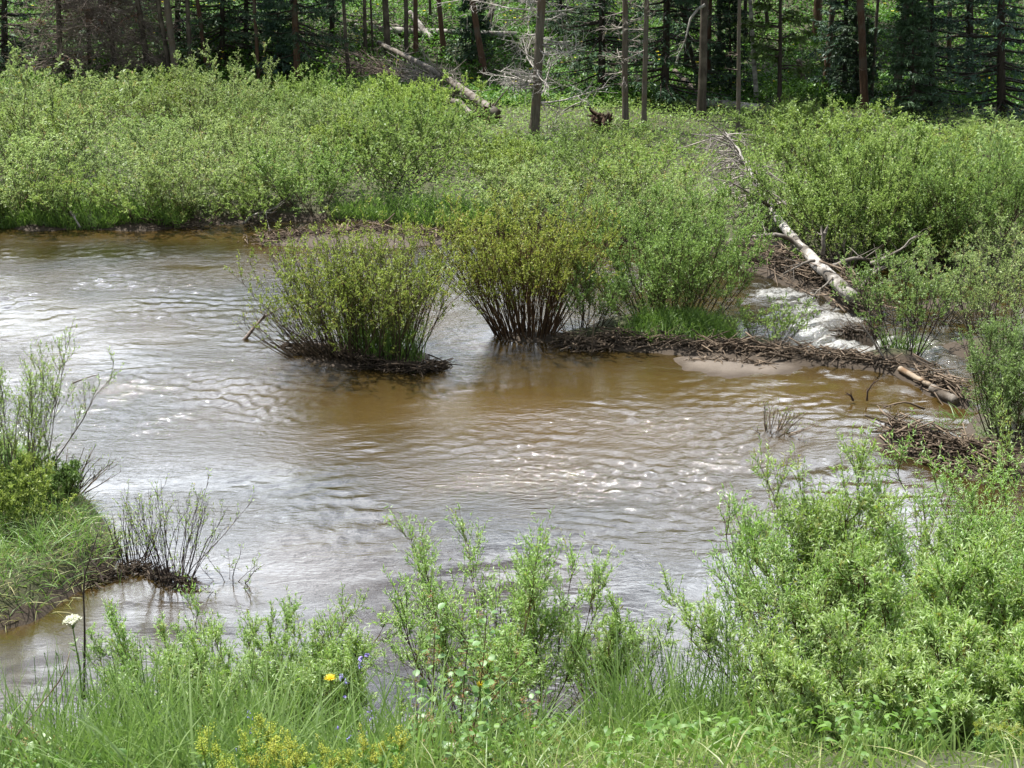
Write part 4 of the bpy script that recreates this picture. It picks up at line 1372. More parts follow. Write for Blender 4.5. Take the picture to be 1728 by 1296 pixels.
yb = base0[1]
limb([(1358, 424), (1335, 404), (1310, 394), (1285, 397), (1250, 402)], [yb + 2.2, yb + 2.3, yb + 2.3, yb + 2.4, yb + 2.5], .05, .02)
limb([(1395, 452), (1418, 443), (1440, 436), (1470, 438)], [yb + 1.2, yb + 1.2, yb + 1.3, yb + 1.4], .045, .02)
limb([(1446, 492), (1468, 470), (1482, 452), (1486, 434)], [yb + .1, yb + .2, yb + .3, yb + .3], .04, .018)
limb([(1470, 444), (1500, 432), (1522, 420), (1545, 398)], [yb + .8, yb + .9, yb + 1., yb + 1.1], .035, .008)
limb([(1388, 430), (1389, 412), (1391, 392)], [yb + 1.6, yb + 1.6, yb + 1.6], .04, .03)
limb([(1405, 468), (1395, 480), (1378, 492), (1372, 505)], [yb + .6, yb + .5, yb + .4, yb + .35], .022, .008)
limb([(1418, 478), (1452, 470), (1480, 462), (1505, 440)], [yb + .5, yb + .6, yb + .8, yb + .9], .026, .008)
limb([(1375, 440), (1350, 446), (1322, 462)], [yb + 1.3, yb + 1.2, yb + 1.1], .03, .010)
limb([(1440, 490), (1470, 486), (1500, 474), (1530, 470)], [yb + .2, yb + .3, yb + .4, yb + .5], .024, .007)
limb([(1300, 348), (1258, 322), (1238, 308), (1205, 302)], [yb + 4.2, yb + 4.3, yb + 4.3, yb + 4.4], .03, .008)
limb([(1328, 348), (1312, 332), (1296, 322)], [yb + 3.6, yb + 3.8, yb + 4.], .025, .01)

# standing dead saplings and loose branches
def deadwood(name, label, cat, px_list, Y, r0, r1, mat, seed, twigs=6, tl=.3, dY=0):
    rng = np.random.default_rng(seed)
    pts = np.array([P(a, b, Y + dY * i) for i, (a, b) in enumerate(px_list)])
    c0 = pts[0].copy()
    pts = pts - c0
    seg = np.concatenate([[0], np.cumsum(np.linalg.norm(np.diff(pts, axis=0), axis=1))])
    s = np.linspace(0, seg[-1], 9)
    q = np.stack([np.interp(s, seg, pts[:, i]) for i in range(3)], -1)
    m_ = MB()
    m_.tubes(q[None], np.linspace(r0, r1, 9)[None], 6, cap=True, rough=.1, rng=rng)
    if twigs:
        p, tg = samp(q[None], np.zeros(twigs, int), rng.uniform(.3, 1, twigs))
        g = grow(p, tg + rng.normal(0, .7, (twigs, 3)), tl * rng.uniform(.5, 1.2, twigs), 4, rng, .1, .18)
        m_.tubes(g, taper(r1 * .9, .003, twigs, 4), 4, tint=rng.random(twigs))
    return tag(obj(name, m_, M[mat], None, c0), label, cat)


deadwood('dead_sapling', 'bleached forked sapling stub in the willows right of the silvery dead tree', 'sapling', [(933, 230), (938, 205), (950, 188), (966, 178)], 38.6, .05, .02, 'silver', 1, 8, .9)
deadwood('dead_branch', 'thin bleached branch arching over the willows below the round yellow-green one', 'branch', [(640, 245), (655, 218), (672, 220), (688, 240)], 36, .02, .01, 'silver', 2, 6, .5)
deadwood('dead_branch', 'bare grey stalk standing in the willows at the left middle', 'branch', [(603, 262), (598, 225), (590, 190)], 36.5, .03, .01, 'twig', 3, 8, .5)
deadwood('driftwood_branch', 'bleached branch leaning from the far shore into the water at the left', 'branch', [(136, 384), (126, 368), (118, 357)], 27.4, .022, .012, 'silver', 4, 3, .2)
deadwood('driftwood_branch', 'forked bleached driftwood limb on the far shore left of the gravel bar', 'branch', [(410, 378), (425, 364), (445, 357), (458, 354)], 27.9, .035, .012, 'silver', 5, 9, .5)
deadwood('floating_branch', 'grey broken branch sticking from the water left of the leaning-stem willow clump', 'branch', [(410, 577), (428, 553), (447, 533), (470, 522)], 20.0, .032, .012, 'twigbrown', 6, 7, .3, .15)
deadwood('floating_stick', 'thin stick slanting out of the rippled water at the left', 'stick', [(122, 647), (145, 638), (166, 632)], 17.6, .010, .006, 'stick', 7, 0)
deadwood('drowned_twig', 'bent dark twig standing in the calm water before the dam', 'stick', [(1463, 676), (1464, 660), (1472, 648), (1482, 641)], 17.1, .014, .006, 'darkstem', 8, 3, .12)
deadwood('drowned_twig', 'tiny dark snag poking from the calm water left of the bent twig', 'stick', [(1440, 676), (1436, 668), (1430, 664)], 17.15, .018, .01, 'darkstem', 9, 4, .1)
deadwood('bare_stalk', 'tall dark dead stalk rising through the grass at lower left', 'stalk', [(142, 1180), (143, 1060), (140, 980), (165, 900)], 8.9, .011, .004, 'darkstem', 10, 8, .3)
deadwood('dead_branch', 'pale slender stick standing upright at the dam before the grassy islet', 'stick', [(998, 600), (1000, 570), (1003, 540)], 19.2, .012, .008, 'stick', 11, 2, .1)
deadwood('driftwood_branch', 'pale bare branch reaching left from the right bank over the water', 'branch', [(1560, 690), (1530, 678), (1510, 681), (1490, 688)], 16.7, .018, .008, 'stick', 12, 4, .25)
deadwood('dead_branch', 'grey leaning branch in the dark-stemmed willow on the dam', 'branch', [(1492, 606), (1470, 570), (1448, 540)], 18.6, .018, .008, 'twig', 13, 6, .35)
# the white curved branch of the stout trunk
b = np.array(tr.location)
pts = np.array([P(x, y, b[1] - .2) for x, y in [(1190, 8), (1178, 15), (1165, 32), (1160, 52), (1157, 68), (1148, 86)]]) - b
mb = MB()
mb.tubes(pts[None], np.linspace(.045, .012, 6)[None], 6)
q = grow(np.repeat(pts[3:], 4, 0), np.random.default_rng(5).normal(0, 1, (12, 3)) + [-.3, 0, -1], .4, 4, np.random.default_rng(6), -.2, .2)
mb.tubes(q, taper(.010, .003, 12, 4), 3)
tag(obj('white_branch', mb, M['silver'], tr), 'curved bleached branch')


# ------------------------------------------------------------------ driftwood: heaps nobody could count
def heap(label, px_path, width, hgt, n, Lr, seed, mat='stick', along=.5, r=(.004, .014)):
    rng = np.random.default_rng(seed)
    pts = np.array([G(a, b)[:2] for a, b in px_path])
    seg = np.concatenate([[0], np.cumsum(np.linalg.norm(np.diff(pts, axis=0), axis=1))])
    s = rng.uniform(0, seg[-1], n)
    x, y = np.interp(s, seg, pts[:, 0]), np.interp(s, seg, pts[:, 1])
    dx, dy = np.gradient(pts[:, 0], seg), np.gradient(pts[:, 1], seg)
    ang = np.arctan2(np.interp(s, seg, dy), np.interp(s, seg, dx)) + rng.normal(0, along, n) + (rng.random(n) < .25) * rng.normal(0, .9, n)
    off = rng.normal(0, width * .45, n)
    x, y = x + off * np.sin(ang), y - off * np.cos(ang)
    env = np.exp(-(off / width) ** 2)
    z = np.maximum(zG(x, y), 0) + rng.random(n) * hgt * env
    L = rng.uniform(Lr[0], Lr[1], n) * rng.uniform(.5, 1, n)
    d = np.stack([np.cos(ang), np.sin(ang), rng.normal(0, .28, n)], -1)
    g = grow(np.stack([x, y, z], -1) - nrm(d) * (L / 2)[:, None], d, L, 5, rng, 0, .07)
    rr = rng.uniform(r[0], r[1], n) * np.where(rng.random(n) < .08, 1.8, 1)
    c0 = np.array([pts[0, 0], pts[0, 1], 0])
    mb = MB()
    mb.tubes(g - c0, np.linspace(1, .6, 5)[None, :] * rr[:, None], 5, cap=True, tint=np.clip(rng.normal(.5, .3, n), 0, 1))
    # bark scraps and matted litter between the sticks
    k = n * 3
    s = rng.uniform(0, seg[-1], k)
    o = rng.normal(0, width * .45, k)
    x, y = np.interp(s, seg, pts[:, 0]) + o * .4 * rng.normal(0, 1, k), np.interp(s, seg, pts[:, 1]) + o
    z = np.maximum(zG(x, y), 0) + rng.random(k) * hgt * .6 * np.exp(-(o / width) ** 2)
    a = rng.uniform(0, 6.28, k)
    mb.leaves(np.stack([x, y, z], -1) - c0, np.stack([np.cos(a), np.sin(a), rng.normal(0, .3, k)], -1), rng.uniform(.05, .18, k), rng.uniform(.012, .03, k), rng, tint=rng.uniform(0, .7, k))
    return tag(obj('driftwood', mb, M[mat], None, c0), label, 'driftwood', None, 'stuff')


heap('long low dam of matted sticks in front of the grassy islet and rapids', [(1050, 585), (1130, 588), (1250, 597), (1340, 606), (1430, 614), (1515, 626)], .20, .12, 400, (.2, .9), 601, along=.35)
heap('stick pile on the right end of the dam beside the peeled log', [(1550, 640), (1590, 660), (1625, 682)], .22, .22, 110, (.2, .8), 602)
heap('spit of tangled sticks jutting from the right bank', [(1500, 742), (1560, 765), (1640, 788), (1690, 802)], .34, .26, 380, (.2, .8), 603, along=.7)
heap('tangle of flood-washed sticks packed under the fallen tree by the rapids', [(1265, 440), (1320, 466), (1380, 488), (1440, 516), (1480, 535)], .36, .38, 420, (.25, 1.1), 604, along=.6)
heap('mat of dark sticks at the foot of the fan-shaped willow', [(945, 583), (990, 588), (1050, 586)], .18, .22, 140, (.2, .7), 605, along=.8)
heap('scatter of dead sticks along the gravel bar by the far shore', [(440, 408), (520, 398), (640, 392), (740, 404)], .62, .12, 520, (.2, .8), 606, along=.8)
heap('dark debris snagged round the roots of the leaning-stem willow clump', [(485, 592), (540, 600), (620, 620), (700, 628), (750, 622)], .14, .16, 260, (.2, .7), 607, 'litter', along=.5)
heap('few loose sticks stranded on the pale sand bar', [(1160, 610), (1230, 614), (1300, 618)], .12, .03, 34, (.15, .6), 611, along=.7)
heap('small raft of dark twigs stranded in the rapids', [(1412, 572), (1450, 570), (1475, 566)], .14, .16, 70, (.2, .6), 608, 'litter', along=.8)
heap('dark debris along the foot of the far willows on the left shore', [(100, 385), (250, 385), (350, 386)], .25, .1, 90, (.2, .7), 609, 'litter')
heap('twiggy litter washed against the left bank and the leafless bush', [(150, 985), (230, 960), (300, 985), (330, 990)], .12, .08, 120, (.1, .45), 610, 'litter', along=.9, r=(.003, .008))
p = G(1305, 728)
rng = np.random.default_rng(620)
st, lf = shrub(621, .42, ns=30, nb=3, nt=1, nl=1, base=(.14, .1), tilt=1.1, bare=.5, leaf=(.04, .014), sr=.009, lean=(.3, 0), wob=.12)
plant('drowned_clump', 'little brown stick clump with a few yellow leaves out in the open water', 'shrub', (p[0], p[1], .0), st, lf, 'stick', 'mid')

# ------------------------------------------------------------------ ground cover, grass and herbs
def area(poly_px, n, rng, z=0):
    pts = np.array([G(a, b)[:2] for a, b in poly_px])
    lo, hi = pts.min(0), pts.max(0)
    out = np.zeros((0, 2))
    while len(out) < n:
        q = rng.uniform(lo, hi, (n * 2, 2))
        q = q[inside(q[:, 0], q[:, 1], [tuple(a) for a in pts])]
        out = np.concatenate([out, q])
    return out[:n, 0], out[:n, 1]


rng = np.random.default_rng(700)
mb = MB()
n = 260000
x, y = rng.uniform(-28, 28, n), 41.5 + 24 * rng.random(n) ** 1.15
cl = fbm(x * 1.1, y * 1.1, 3)
h = rng.random(n) * (.15 + .75 * np.clip(cl - .3, 0, 1) * 1.6)
pos = onground(x, y, 0) + np.stack([0 * x, 0 * x, h], -1)
a = rng.uniform(0, 6.28, n)
mb.leaves(pos, np.stack([np.cos(a), np.sin(a), rng.normal(.35, .5, n)], -1), rng.uniform(.08, .20, n), rng.uniform(.04, .09, n), rng, up=2.6, tint=np.clip(cl * 1.6 - .35 + rng.normal(0, .2, n), 0, 1))
tag(obj('undergrowth', mb, M['herb']), 'lush green herbs covering the forest slope', 'undergrowth', None, 'stuff')
mb = MB()
n = 900
x, y = rng.uniform(-24, 24, n), rng.uniform(42.5, 58, n)
k = fbm(x * .5 + 9, y * .5, 2) > .5
x, y = x[k], y[k]
pos = onground(x, y, 0) + np.stack([0 * x, 0 * x, .35 + .4 * rng.random(len(x))], -1)
for j in range(4):
    a = rng.uniform(0, 6.28, len(x))
    mb.leaves(pos, np.stack([np.cos(a), np.sin(a), 0 * a + .3], -1), .07, .045, rng)
tag(obj('yellow_flowers', mb, M['salsify']), 'tiny yellow flowers dotted over the forest slope', 'flowers', None, 'stuff')

# far shore grass and low plants
mb = MB()
n = 26000
x = rng.uniform(-19, 19, n)
y = fars(x) + .05 + rng.random(n) ** 1.7 * .9
k = fbm(x * .7, y * .4 + 3, 2) > .56
x, y = x[k], y[k]
blades(mb, onground(x, y), rng.uniform(.15, .5, len(x)), rng.uniform(.012, .022, len(x)), rng, lean=.5, bend=.5)
tag(obj('grass', mb, M['grass']), 'bright green grass fringing the far shore', 'grass', None, 'stuff')
mb = MB()
n = 90000
x = rng.uniform(-22, 22, n)
y = fars(x) + .1 + rng.random(n) * 16
h = rng.random(n) * .35
a = rng.uniform(0, 6.28, n)
pos = onground(x, y, 0) + np.stack([0 * x, 0 * x, h], -1)
mb.leaves(pos, np.stack([np.cos(a), np.sin(a), rng.normal(.5, .5, n)], -1), rng.uniform(.06, .15, n), rng.uniform(.025, .05, n), rng)
tag(obj('undergrowth', mb, M['olive']), 'low green plants filling the gaps between the far willows', 'undergrowth', None, 'stuff')

# islet grass
mb = MB()
x, y = area([(1040, 580), (1080, 560), (1150, 545), (1215, 545), (1250, 575), (1180, 588), (1100, 590)], 2600, rng)
blades(mb, onground(x, y), rng.uniform(.15, .42, len(x)), rng.uniform(.010, .016, len(x)), rng, lean=.5)
x, y = area([(560, 595), (600, 585), (680, 595), (720, 612), (640, 620)], 500, rng)
blades(mb, onground(x, y), rng.uniform(.4, .95, len(x)), .012, rng, lean=.25)
x, y = area([(1480, 605), (1560, 600), (1560, 560), (1490, 575)], 500, rng)
blades(mb, onground(x, y), rng.uniform(.2, .5, len(x)), .012, rng, lean=.4)
x, y = area([(1500, 700), (1560, 690), (1640, 700), (1600, 745), (1540, 735)], 420, rng)
blades(mb, onground(x, y), rng.uniform(.2, .5, len(x)), .014, rng, lean=.9, dirbias=(-.5, 0))
tag(obj('grass', mb, M['grass']), 'lush bright grass on the islets and the right bank edge', 'grass', None, 'stuff')

# left peninsula
mb = MB()
xs_, ys_ = [a for a, b in PENINSULA], [b for a, b in PENINSULA]
n = 15000
x, y = rng.uniform(-8.5, -3.2, n), rng.uniform(min(ys_), max(ys_), n)
k = sdist(x, y, PENINSULA) > .03
x, y = x[k], y[k]
tall = np.clip(fbm(x * 1.4, y * 1.4, 2) * 1.6 - .3, .1, 1)
blades(mb, onground(x, y), (.12 + .45 * tall) * rng.uniform(.6, 1.2, len(x)), rng.uniform(.006, .012, len(x)), rng, lean=.75, bend=.9)
tag(obj('grass', mb, M['grass']), 'green grass covering the left bank', 'grass', None, 'stuff')
mb = MB()
n = 9000
x, y = rng.uniform(-8.5, -3.2, n), rng.uniform(min(ys_), max(ys_), n)
k = (sdist(x, y, PENINSULA) > -.06)
x, y = x[k], y[k]
blades(mb, onground(x, y), .28 * rng.uniform(.5, 1.3, len(x)), rng.uniform(.005, .010, len(x)), rng, lean=1.6, bend=1.2)
tag(obj('dry_grass', mb, M['drygrass']), 'matted yellowish grass drooping over the left bank edge', 'grass', None, 'stuff')
mb = MB()
c = G(290, 985)
n = 130
blades(mb, onground(c[0] + rng.normal(-.1, .16, n), c[1] + rng.normal(0, .1, n)), rng.uniform(.25, .6, n), .010, rng, lean=.25)
tag(obj('grass', mb, M['grass']), 'green grass tuft inside the leafless bush', 'grass', None, 'stuff')

# near bank grass
mb = MB()
n = 5000
x, y = rng.uniform(-4.6, 4.6, n), rng.uniform(4.6, 9.25, n)
blades(mb, onground(x, y), .3 * rng.uniform(.4, 1.3, n), rng.uniform(.004, .008, n), rng, lean=1.5, bend=1.2)
tag(obj('dry_grass', mb, M['drygrass']), 'flattened dry grass among the green on the near bank', 'grass', None, 'stuff')
mb = MB()
n = 15000
x, y = rng.uniform(-4.6, 4.6, n), rng.uniform(4.6, 9.15, n)
k = rng.random(n) < .3 + .8 * fbm(x * 1.2, y * 1.2 + 50, 2)
x, y = x[k], y[k]
h = rng.uniform(.12, .42, len(x)) * (.6 + .8 * fbm(x * .9 + 8, y * .9, 2)) * np.where((y < 6.3) & (x > 1.5), .6, 1)
blades(mb, onground(x, y), h, rng.uniform(.005, .010, len(x)), rng, lean=.5, bend=.6)
tag(obj('grass', mb, M['grass']), 'green grass on the near bank at the bottom of the view', 'grass', None, 'stuff')
mb = MB()
for (x0, x1, y0, y1, n, h0, h1) in ((-3.4, -1.3, 5.8, 8.4, 1100, .4, .95), (.55, 1.75, 6.6, 8.8, 520, .35, .85), (-1.3, .2, 6.2, 7.8, 480, .3, .65), (1.7, 3.6, 6.6, 7.4, 120, .3, .55), (1.6, 3.6, 5.2, 6.3, 900, .12, .3), (-3.0, -.4, 5.6, 7.6, 420, .6, 1.0), (.5, 1.7, 6.2, 8.0, 160, .5, .9)):
    blades(mb, onground(rng.uniform(x0, x1, n), rng.uniform(y0, y1, n)), rng.uniform(h0, h1, n), rng.uniform(.007, .014, n), rng, lean=.4, bend=.5)
tag(obj('tall_grass', mb, M['sedge']), 'tall broad-bladed grass standing along the bottom edge', 'grass', None, 'stuff')
mb = MB()
hd = MB()
n = 64
x = np.concatenate([rng.uniform(.75, 1.7, 34), rng.uniform(-3.2, -2.2, 30)])
y = rng.uniform(6.8, 8.3, n)
r0_ = onground(x, y)
g = grow(r0_, np.array([0, 0, 1.]) + rng.normal(0, .09, (n, 3)), rng.uniform(.6, .98, n), 6, rng, 0, .035)
mb.tubes(g, taper(.0035, .0018, n, 6), 3, tint=rng.random(n))
hi_ = np.repeat(np.arange(n), 26)
p, tg = samp(g, hi_, .68 + .32 * rng.random(len(hi_)))
mb.leaves(p, tg + rng.normal(0, .25, (len(hi_), 3)), .016, .006, rng)
tag(obj('grass_stalks', mb, M['sedge']), 'slender seeding grass stalks rising above the near bank', 'grass', None, 'stuff')
# low leafy plants of the near bank
mb = MB()
n = 9000
x, y = rng.uniform(-4, 4, n), rng.uniform(5.0, 8.8, n)
k = fbm(x * 1.3 + 3, y * 1.3, 2) > np.where(x > 1.4, .36, .53)
x, y = x[k], y[k]
a = rng.uniform(0, 6.28, len(x))
pos = onground(x, y, 0) + np.stack([0 * x, 0 * x, .03 + rng.random(len(x)) * .26], -1)
mb.leaves(pos, np.stack([np.cos(a), np.sin(a), rng.normal(.3, .4, len(x))], -1), rng.uniform(.03, .075, len(x)), rng.uniform(.014, .035, len(x)), rng, fine=True)
tag(obj('undergrowth', mb, M['goldleaf']), 'low leafy plants among the grass of the near bank', 'undergrowth', None, 'stuff')


# ------------------------------------------------------------------ flowers of the near bank
def at_bank(px, py, Y):
    """head point seen at this pixel, and the foot under it"""
    h = P(px, py, Y)
    return h, np.array([h[0], h[1], zAt(h[0], h[1]) - .02])


def goldenrod(seed):
    rng = np.random.default_rng(seed)
    st, lf, fl = MB(), MB(), MB()
    g = grow(np.zeros((3, 3)) + rng.normal(0, .02, (3, 3)) * [1, 1, 0], np.array([0, 0, 1.]) + rng.normal(0, .1, (3, 3)), rng.uniform(.36, .46, 3), 6, rng, .1, .05)
    st.tubes(g, taper(.0035, .002, 3, 6), 4)
    i = np.repeat(np.arange(3), 16)
    p, tg = samp(g, i, rng.uniform(.1, .85, len(i)))
    a = rng.uniform(0, 6.28, len(i))
    lf.leaves(p, np.stack([np.cos(a), np.sin(a), 0 * a + .5], -1), rng.uniform(.04, .075, len(i)), .016, rng, fine=True)
    i = np.repeat(np.arange(3), 5)
    p, tg = samp(g, i, rng.uniform(.78, 1, len(i)))
    sb = grow(p, tg + rng.normal(0, .6, (len(i), 3)), rng.uniform(.03, .075, len(i)), 3, rng, .4, .1)
    st.tubes(sb, .0014, 3)
    j = np.repeat(np.arange(len(sb)), 40)
    p, tg = samp(sb, j, rng.random(len(j)))
    p = p + rng.normal(0, .007, p.shape)
    fl.leaves(p, rng.normal(0, 1, p.shape) + [0, 0, .6], rng.uniform(.005, .009, len(j)), .006, rng)
    return st, lf, fl


GR = []
gold_spots = [(352, 1232, 5.7), (372, 1258, 5.4), (395, 1278, 5.2), (412, 1236, 5.7), (440, 1206, 5.9), (455, 1228, 5.7), (462, 1262, 5.3), (432, 1284, 5.1), (478, 1240, 5.6), (492, 1252, 5.4), (505, 1280, 5.1),
              (525, 1254, 5.4), (548, 1262, 5.3), (565, 1284, 5.1), (590, 1266, 5.3), (612, 1248, 5.4), (640, 1262, 5.3), (655, 1226, 5.6), (668, 1278, 5.1), (480, 1290, 5.0), (540, 1292, 5.0), (600, 1292, 5.0),
              (1650, 1278, 5.2), (1680, 1270, 5.3), (1712, 1262, 5.3), (1690, 1290, 5.1)]
rng = np.random.default_rng(800)
for i, (px, py, Y) in enumerate(gold_spots):
    h, f = at_bank(px, py, Y)
    hh = max(.2, h[2] - f[2])
    lab = 'yellow budded goldenrod stalk in the patch at the bottom left of centre' if px < 1000 else 'yellow budded goldenrod stalk in the bottom right corner'
    grp = 'goldenrod patch left of centre' if px < 1000 else 'goldenrod in the right corner'
    sc = hh / .44
    if len(GR) < 3:
        t = thing('goldenrod', lab, 'flower', f, rng.uniform(0, 6), grp, sc)
        st, lf, fl = goldenrod(810 + i)
        obj('stems', st, M['greenstem'], t)
        obj('foliage', lf, M['goldleaf'], t)
        obj('blossom', fl, M['gold'], t)
        GR.append(t)
    else:
        dup(GR[i % 3], f, rng.uniform(0, 6), sc, lab, grp)


def violet_flower(seed):
    rng = np.random.default_rng(seed)
    st, fl = MB(), MB()
    g = grow(np.zeros((1, 3)), np.array([[0, 0, 1.]]) + rng.normal(0, .06, (1, 3)), .5, 7, rng, 0, .04)
    st.tubes(g, taper(.003, .0018, 1, 7), 4)
    n = 5
    p, tg = samp(g, np.zeros(n, int), np.sort(rng.uniform(.68, 1, n)))
    a = rng.uniform(0, 6.28, n)
    d = np.stack([np.cos(a), np.sin(a), 0 * a + .1], -1)
    for k in range(5):                      # each bell of five petals round its own axis
        dd = nrm(d + rng.normal(0, .3, (n, 3)))
        fl.leaves(p + d * .004, dd, .019, .009, rng, fine=True)
    i = np.zeros(14, int)
    p, tg = samp(g, i, rng.uniform(.05, .6, 14))
    a = rng.uniform(0, 6.28, 14)
    lf = MB()
    lf.leaves(p, np.stack([np.cos(a), np.sin(a), 0 * a + .6], -1), .06, .012, rng, fine=True)
    return st, lf, fl


VF = []
viol = [(404, 1222, 6.9), (436, 1196, 7.1), (580, 1128, 7.5), (572, 1098, 7.8), (402, 1282, 6.3), (552, 1228, 6.8), (575, 1246, 6.6), (628, 1186, 7.1)]
for i, (px, py, Y) in enumerate(viol):
    h, f = at_bank(px, py, Y)
    sc = max(.3, h[2] - f[2]) / .47
    lab, grp = 'violet bell flower spike rising from the grass, bottom left of centre', 'violet flower spikes of the near bank'
    if len(VF) < 3:
        t = thing('violet_flower', lab, 'flower', f, 0, grp, sc)
        st, lf, fl = violet_flower(840 + i)
        obj('stem', st, M['greenstem'], t)
        obj('foliage', lf, M['goldleaf'], t)
        obj('petals', fl, M['violet'], t)
        VF.append(t)
    else:
        dup(VF[i % 3], f, rng.uniform(0, 6), sc, lab, grp)


def salsify(label, px, py, Y, opened):
    h, f = at_bank(px, py, Y)
    t = thing('salsify', label, 'flower', f)
    rng = np.random.default_rng(int(px))
    H_ = h[2] - f[2]
    g = grow(np.zeros((1, 3)), np.array([[0, 0, 1.]]), H_, 6, rng, 0, .02)
    st = MB()
    st.tubes(g, np.array([[.003, .003, .003, .0035, .005, .008]]), 6)
    obj('stem', st, M['greenstem'], t)
    top = g[0, -1]
    fl = MB()
    for ring, (n, el, L) in enumerate(((16, .35 if opened else 1.6, .042), (12, .8 if opened else 2.2, .034), (9, 1.6 if opened else 3, .026))):
        a = np.arange(n) * 6.283 / n + ring * .3
        fl.leaves(np.repeat(top[None], n, 0) + np.stack([np.cos(a), np.sin(a), 0 * a], -1) * .004, np.stack([np.cos(a), np.sin(a), 0 * a + el], -1), L, .009, rng, fine=True, droop=0)
    obj('petals', fl, M['salsify'], t)
    br = MB()
    a = np.arange(8) * 6.283 / 8
    br.leaves(np.repeat(top[None], 8, 0) - [0, 0, .006], np.stack([np.cos(a), np.sin(a), 0 * a + (.35 if opened else 1.8)], -1), .05, .008, rng, fine=True, droop=0)
    lr = np.zeros((7, 3)) + rng.normal(0, .01, (7, 3)) * [1, 1, 0]
    blades(br, lr, H_ * .75, .010, rng, lean=.4)
    obj('foliage', br, M['sedge'], t)


salsify('open starry yellow salsify flower on a tall green stem', 562, 1138, 7.4, True)
salsify('half-closed yellow salsify flower among the round-leaved shrub', 809, 1159, 7.3, False)

# yarrow
h, f = at_bank(121, 1043, 7.4)
t = thing('yarrow', 'white flat-topped yarrow flower on a bent green stalk at the left', 'flower', f)
rng = np.random.default_rng(870)
top = h - f
sp = np.array([[0, 0, 0], [-.0, 0, top[2] * .35], [.01, 0, top[2] * .7], [0, 0, top[2] * .93]])[None]
st = MB()
st.tubes(sp, np.array([[.006, .006, .005, .004]]), 6)
n = 22
a, rr = rng.uniform(0, 6.28, n), np.sqrt(rng.random(n)) * .045
e = np.stack([np.cos(a) * rr, np.sin(a) * rr, top[2] - rr * .25], -1)
u = np.linspace(0, 1, 3)[None, :, None]
st.tubes(sp[0, -1][None, None] * (1 - u) + e[:, None] * u, .0014, 3)
obj('stem', st, M['greenstem'], t)
fl = MB()
j = np.repeat(np.arange(n), 30)
fl.leaves(e[j] + rng.normal(0, .008, (len(j), 3)) * [1, 1, .4], rng.normal(0, 1, (len(j), 3)) * [1, 1, .3] + [0, 0, .3], .009, .008, rng)
obj('flower_head', fl, M['white'], t)
lf = MB()
i = np.zeros(40, int)
p, tg = samp(sp, i, rng.uniform(.1, .9, 40))
a = rng.uniform(0, 6.28, 40)
lf.leaves(p, np.stack([np.cos(a), np.sin(a), 0 * a + .6], -1), .05, .010, rng, fine=True)
obj('foliage', lf, M['sedge'], t)
deadwood('dry_stalk', 'pale dry bent stalk slanting across the bottom left corner', 'stalk', [(-6, 1284), (60, 1200), (108, 1140), (118, 1100)], 6.6, .006, .003, 'peeled', 14, 0, .2)

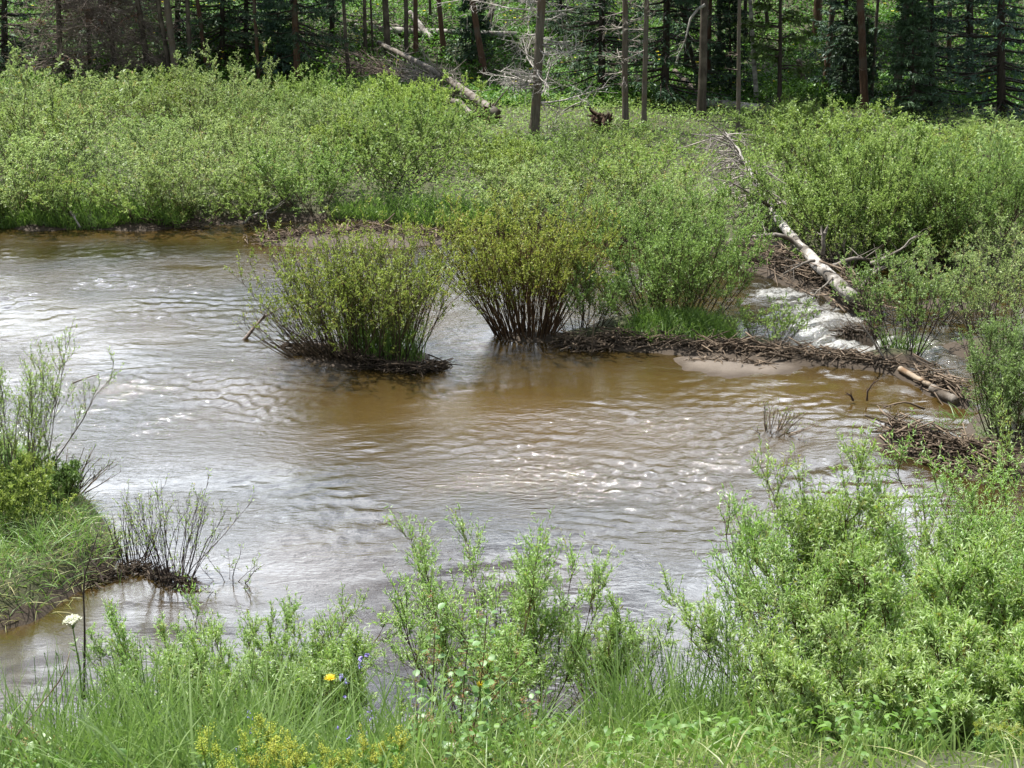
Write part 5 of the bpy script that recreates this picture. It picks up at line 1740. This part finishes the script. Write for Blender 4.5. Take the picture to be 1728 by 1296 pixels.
# round-leaved shrub with rusty clusters
def roundshrub(label, shoots, Y):
    """shoots: list of (px,py) tips"""
    rng = np.random.default_rng(len(shoots) * 31 + int(shoots[0][0]))
    fx = P(shoots[0][0], 1296, Y)[0]
    f = np.array([fx, Y, zAt(fx, Y) - .03])
    t = thing('serviceberry', label, 'shrub', f)
    st, lf, cl = MB(), MB(), MB()
    for k, (px, py) in enumerate(shoots):
        tip = P(px, py, Y + rng.uniform(-.25, .25)) - f
        g0 = np.array([rng.normal(0, .08), rng.normal(0, .08), 0])
        g0[0] += tip[0] * .45
        u = np.linspace(0, 1, 7)[:, None]
        q = g0 * (1 - u) + tip * u + np.sin(u * 3.14) * rng.normal(0, .02, 3)
        st.tubes(q[None], np.linspace(.006, .0025, 7)[None], 5, tint=[.5])
        n = 24
        tt = np.linspace(.2, 1, n)
        p, tg = samp(q[None], np.zeros(n, int), tt)
        a = np.arange(n) * 2.4 + rng.uniform(0, 6)
        pet = grow(p, np.stack([np.cos(a), np.sin(a), 0 * a + .5], -1), .035, 3, rng, 0, .05)
        st.tubes(pet, .0014, 3)
        d = np.stack([np.cos(a), np.sin(a), rng.normal(.25, .35, n)], -1)
        roundleaf(lf, pet[:, -1], d, rng.uniform(.030, .058, n), rng)
        m_ = 6
        p, tg = samp(q[None], np.zeros(m_, int), rng.uniform(.45, 1, m_))
        p = p + rng.normal(0, .035, p.shape)
        j = np.repeat(np.arange(m_), 34)
        cl.leaves(p[j] + rng.normal(0, .013, (len(j), 3)), rng.normal(0, 1, (len(j), 3)), rng.uniform(.006, .011, len(j)), .006, rng)
    obj('stems', st, M['redstem'], t)
    obj('foliage', lf, M['round'], t)
    obj('seed_clusters', cl, M['rust'], t)


def roundleaf(mb, p, d, L, rng):
    d = nrm(d)
    N = len(p)
    sd_ = nrm(np.cross(d, np.array([0, 0, 1.]) + rng.normal(0, .35, (N, 3))))
    n = np.cross(sd_, d)
    prof = [(0, .12), (.15, .62), (.4, .92), (.65, .86), (.87, .5), (1.0, .05)]
    rows = []
    for u, w in prof:
        c = p + d * (L * u)[:, None] - n * (L * .12 * u * u)[:, None]
        hw = (L * .5 * w)[:, None]
        rows.append(np.stack([c - sd_ * hw + n * hw * .25, c, c + sd_ * hw + n * hw * .25], 1))
    V = np.stack(rows, 1)
    R = len(prof)
    i = np.arange(N * R * 3).reshape(N, R, 3)
    q = np.concatenate([np.stack([i[:, :-1, k], i[:, :-1, k + 1], i[:, 1:, k + 1], i[:, 1:, k]], -1).reshape(-1, 4) for k in (0, 1)])
    mb.add(V, q, None, np.repeat(rng.random(N), R * 3))


roundshrub('round-leaved shrub with rusty seed clusters at the bottom, in front of the arching willow', [(735, 1035), (790, 1080), (822, 1030), (700, 1150), (760, 1140), (850, 1130), (885, 1115), (920, 1175), (690, 1230), (760, 1220), (830, 1200), (870, 1230)], 7.25)
roundshrub('low round-leaved shrub with rusty clusters at the very bottom, beside the goldenrod', [(720, 1215), (770, 1255), (830, 1262), (890, 1250), (940, 1240), (980, 1262), (800, 1225)], 6.55)
roundshrub('few broad round leaves at the bottom left corner under the yarrow', [(60, 1245), (30, 1270), (100, 1262), (20, 1225)], 6.5)
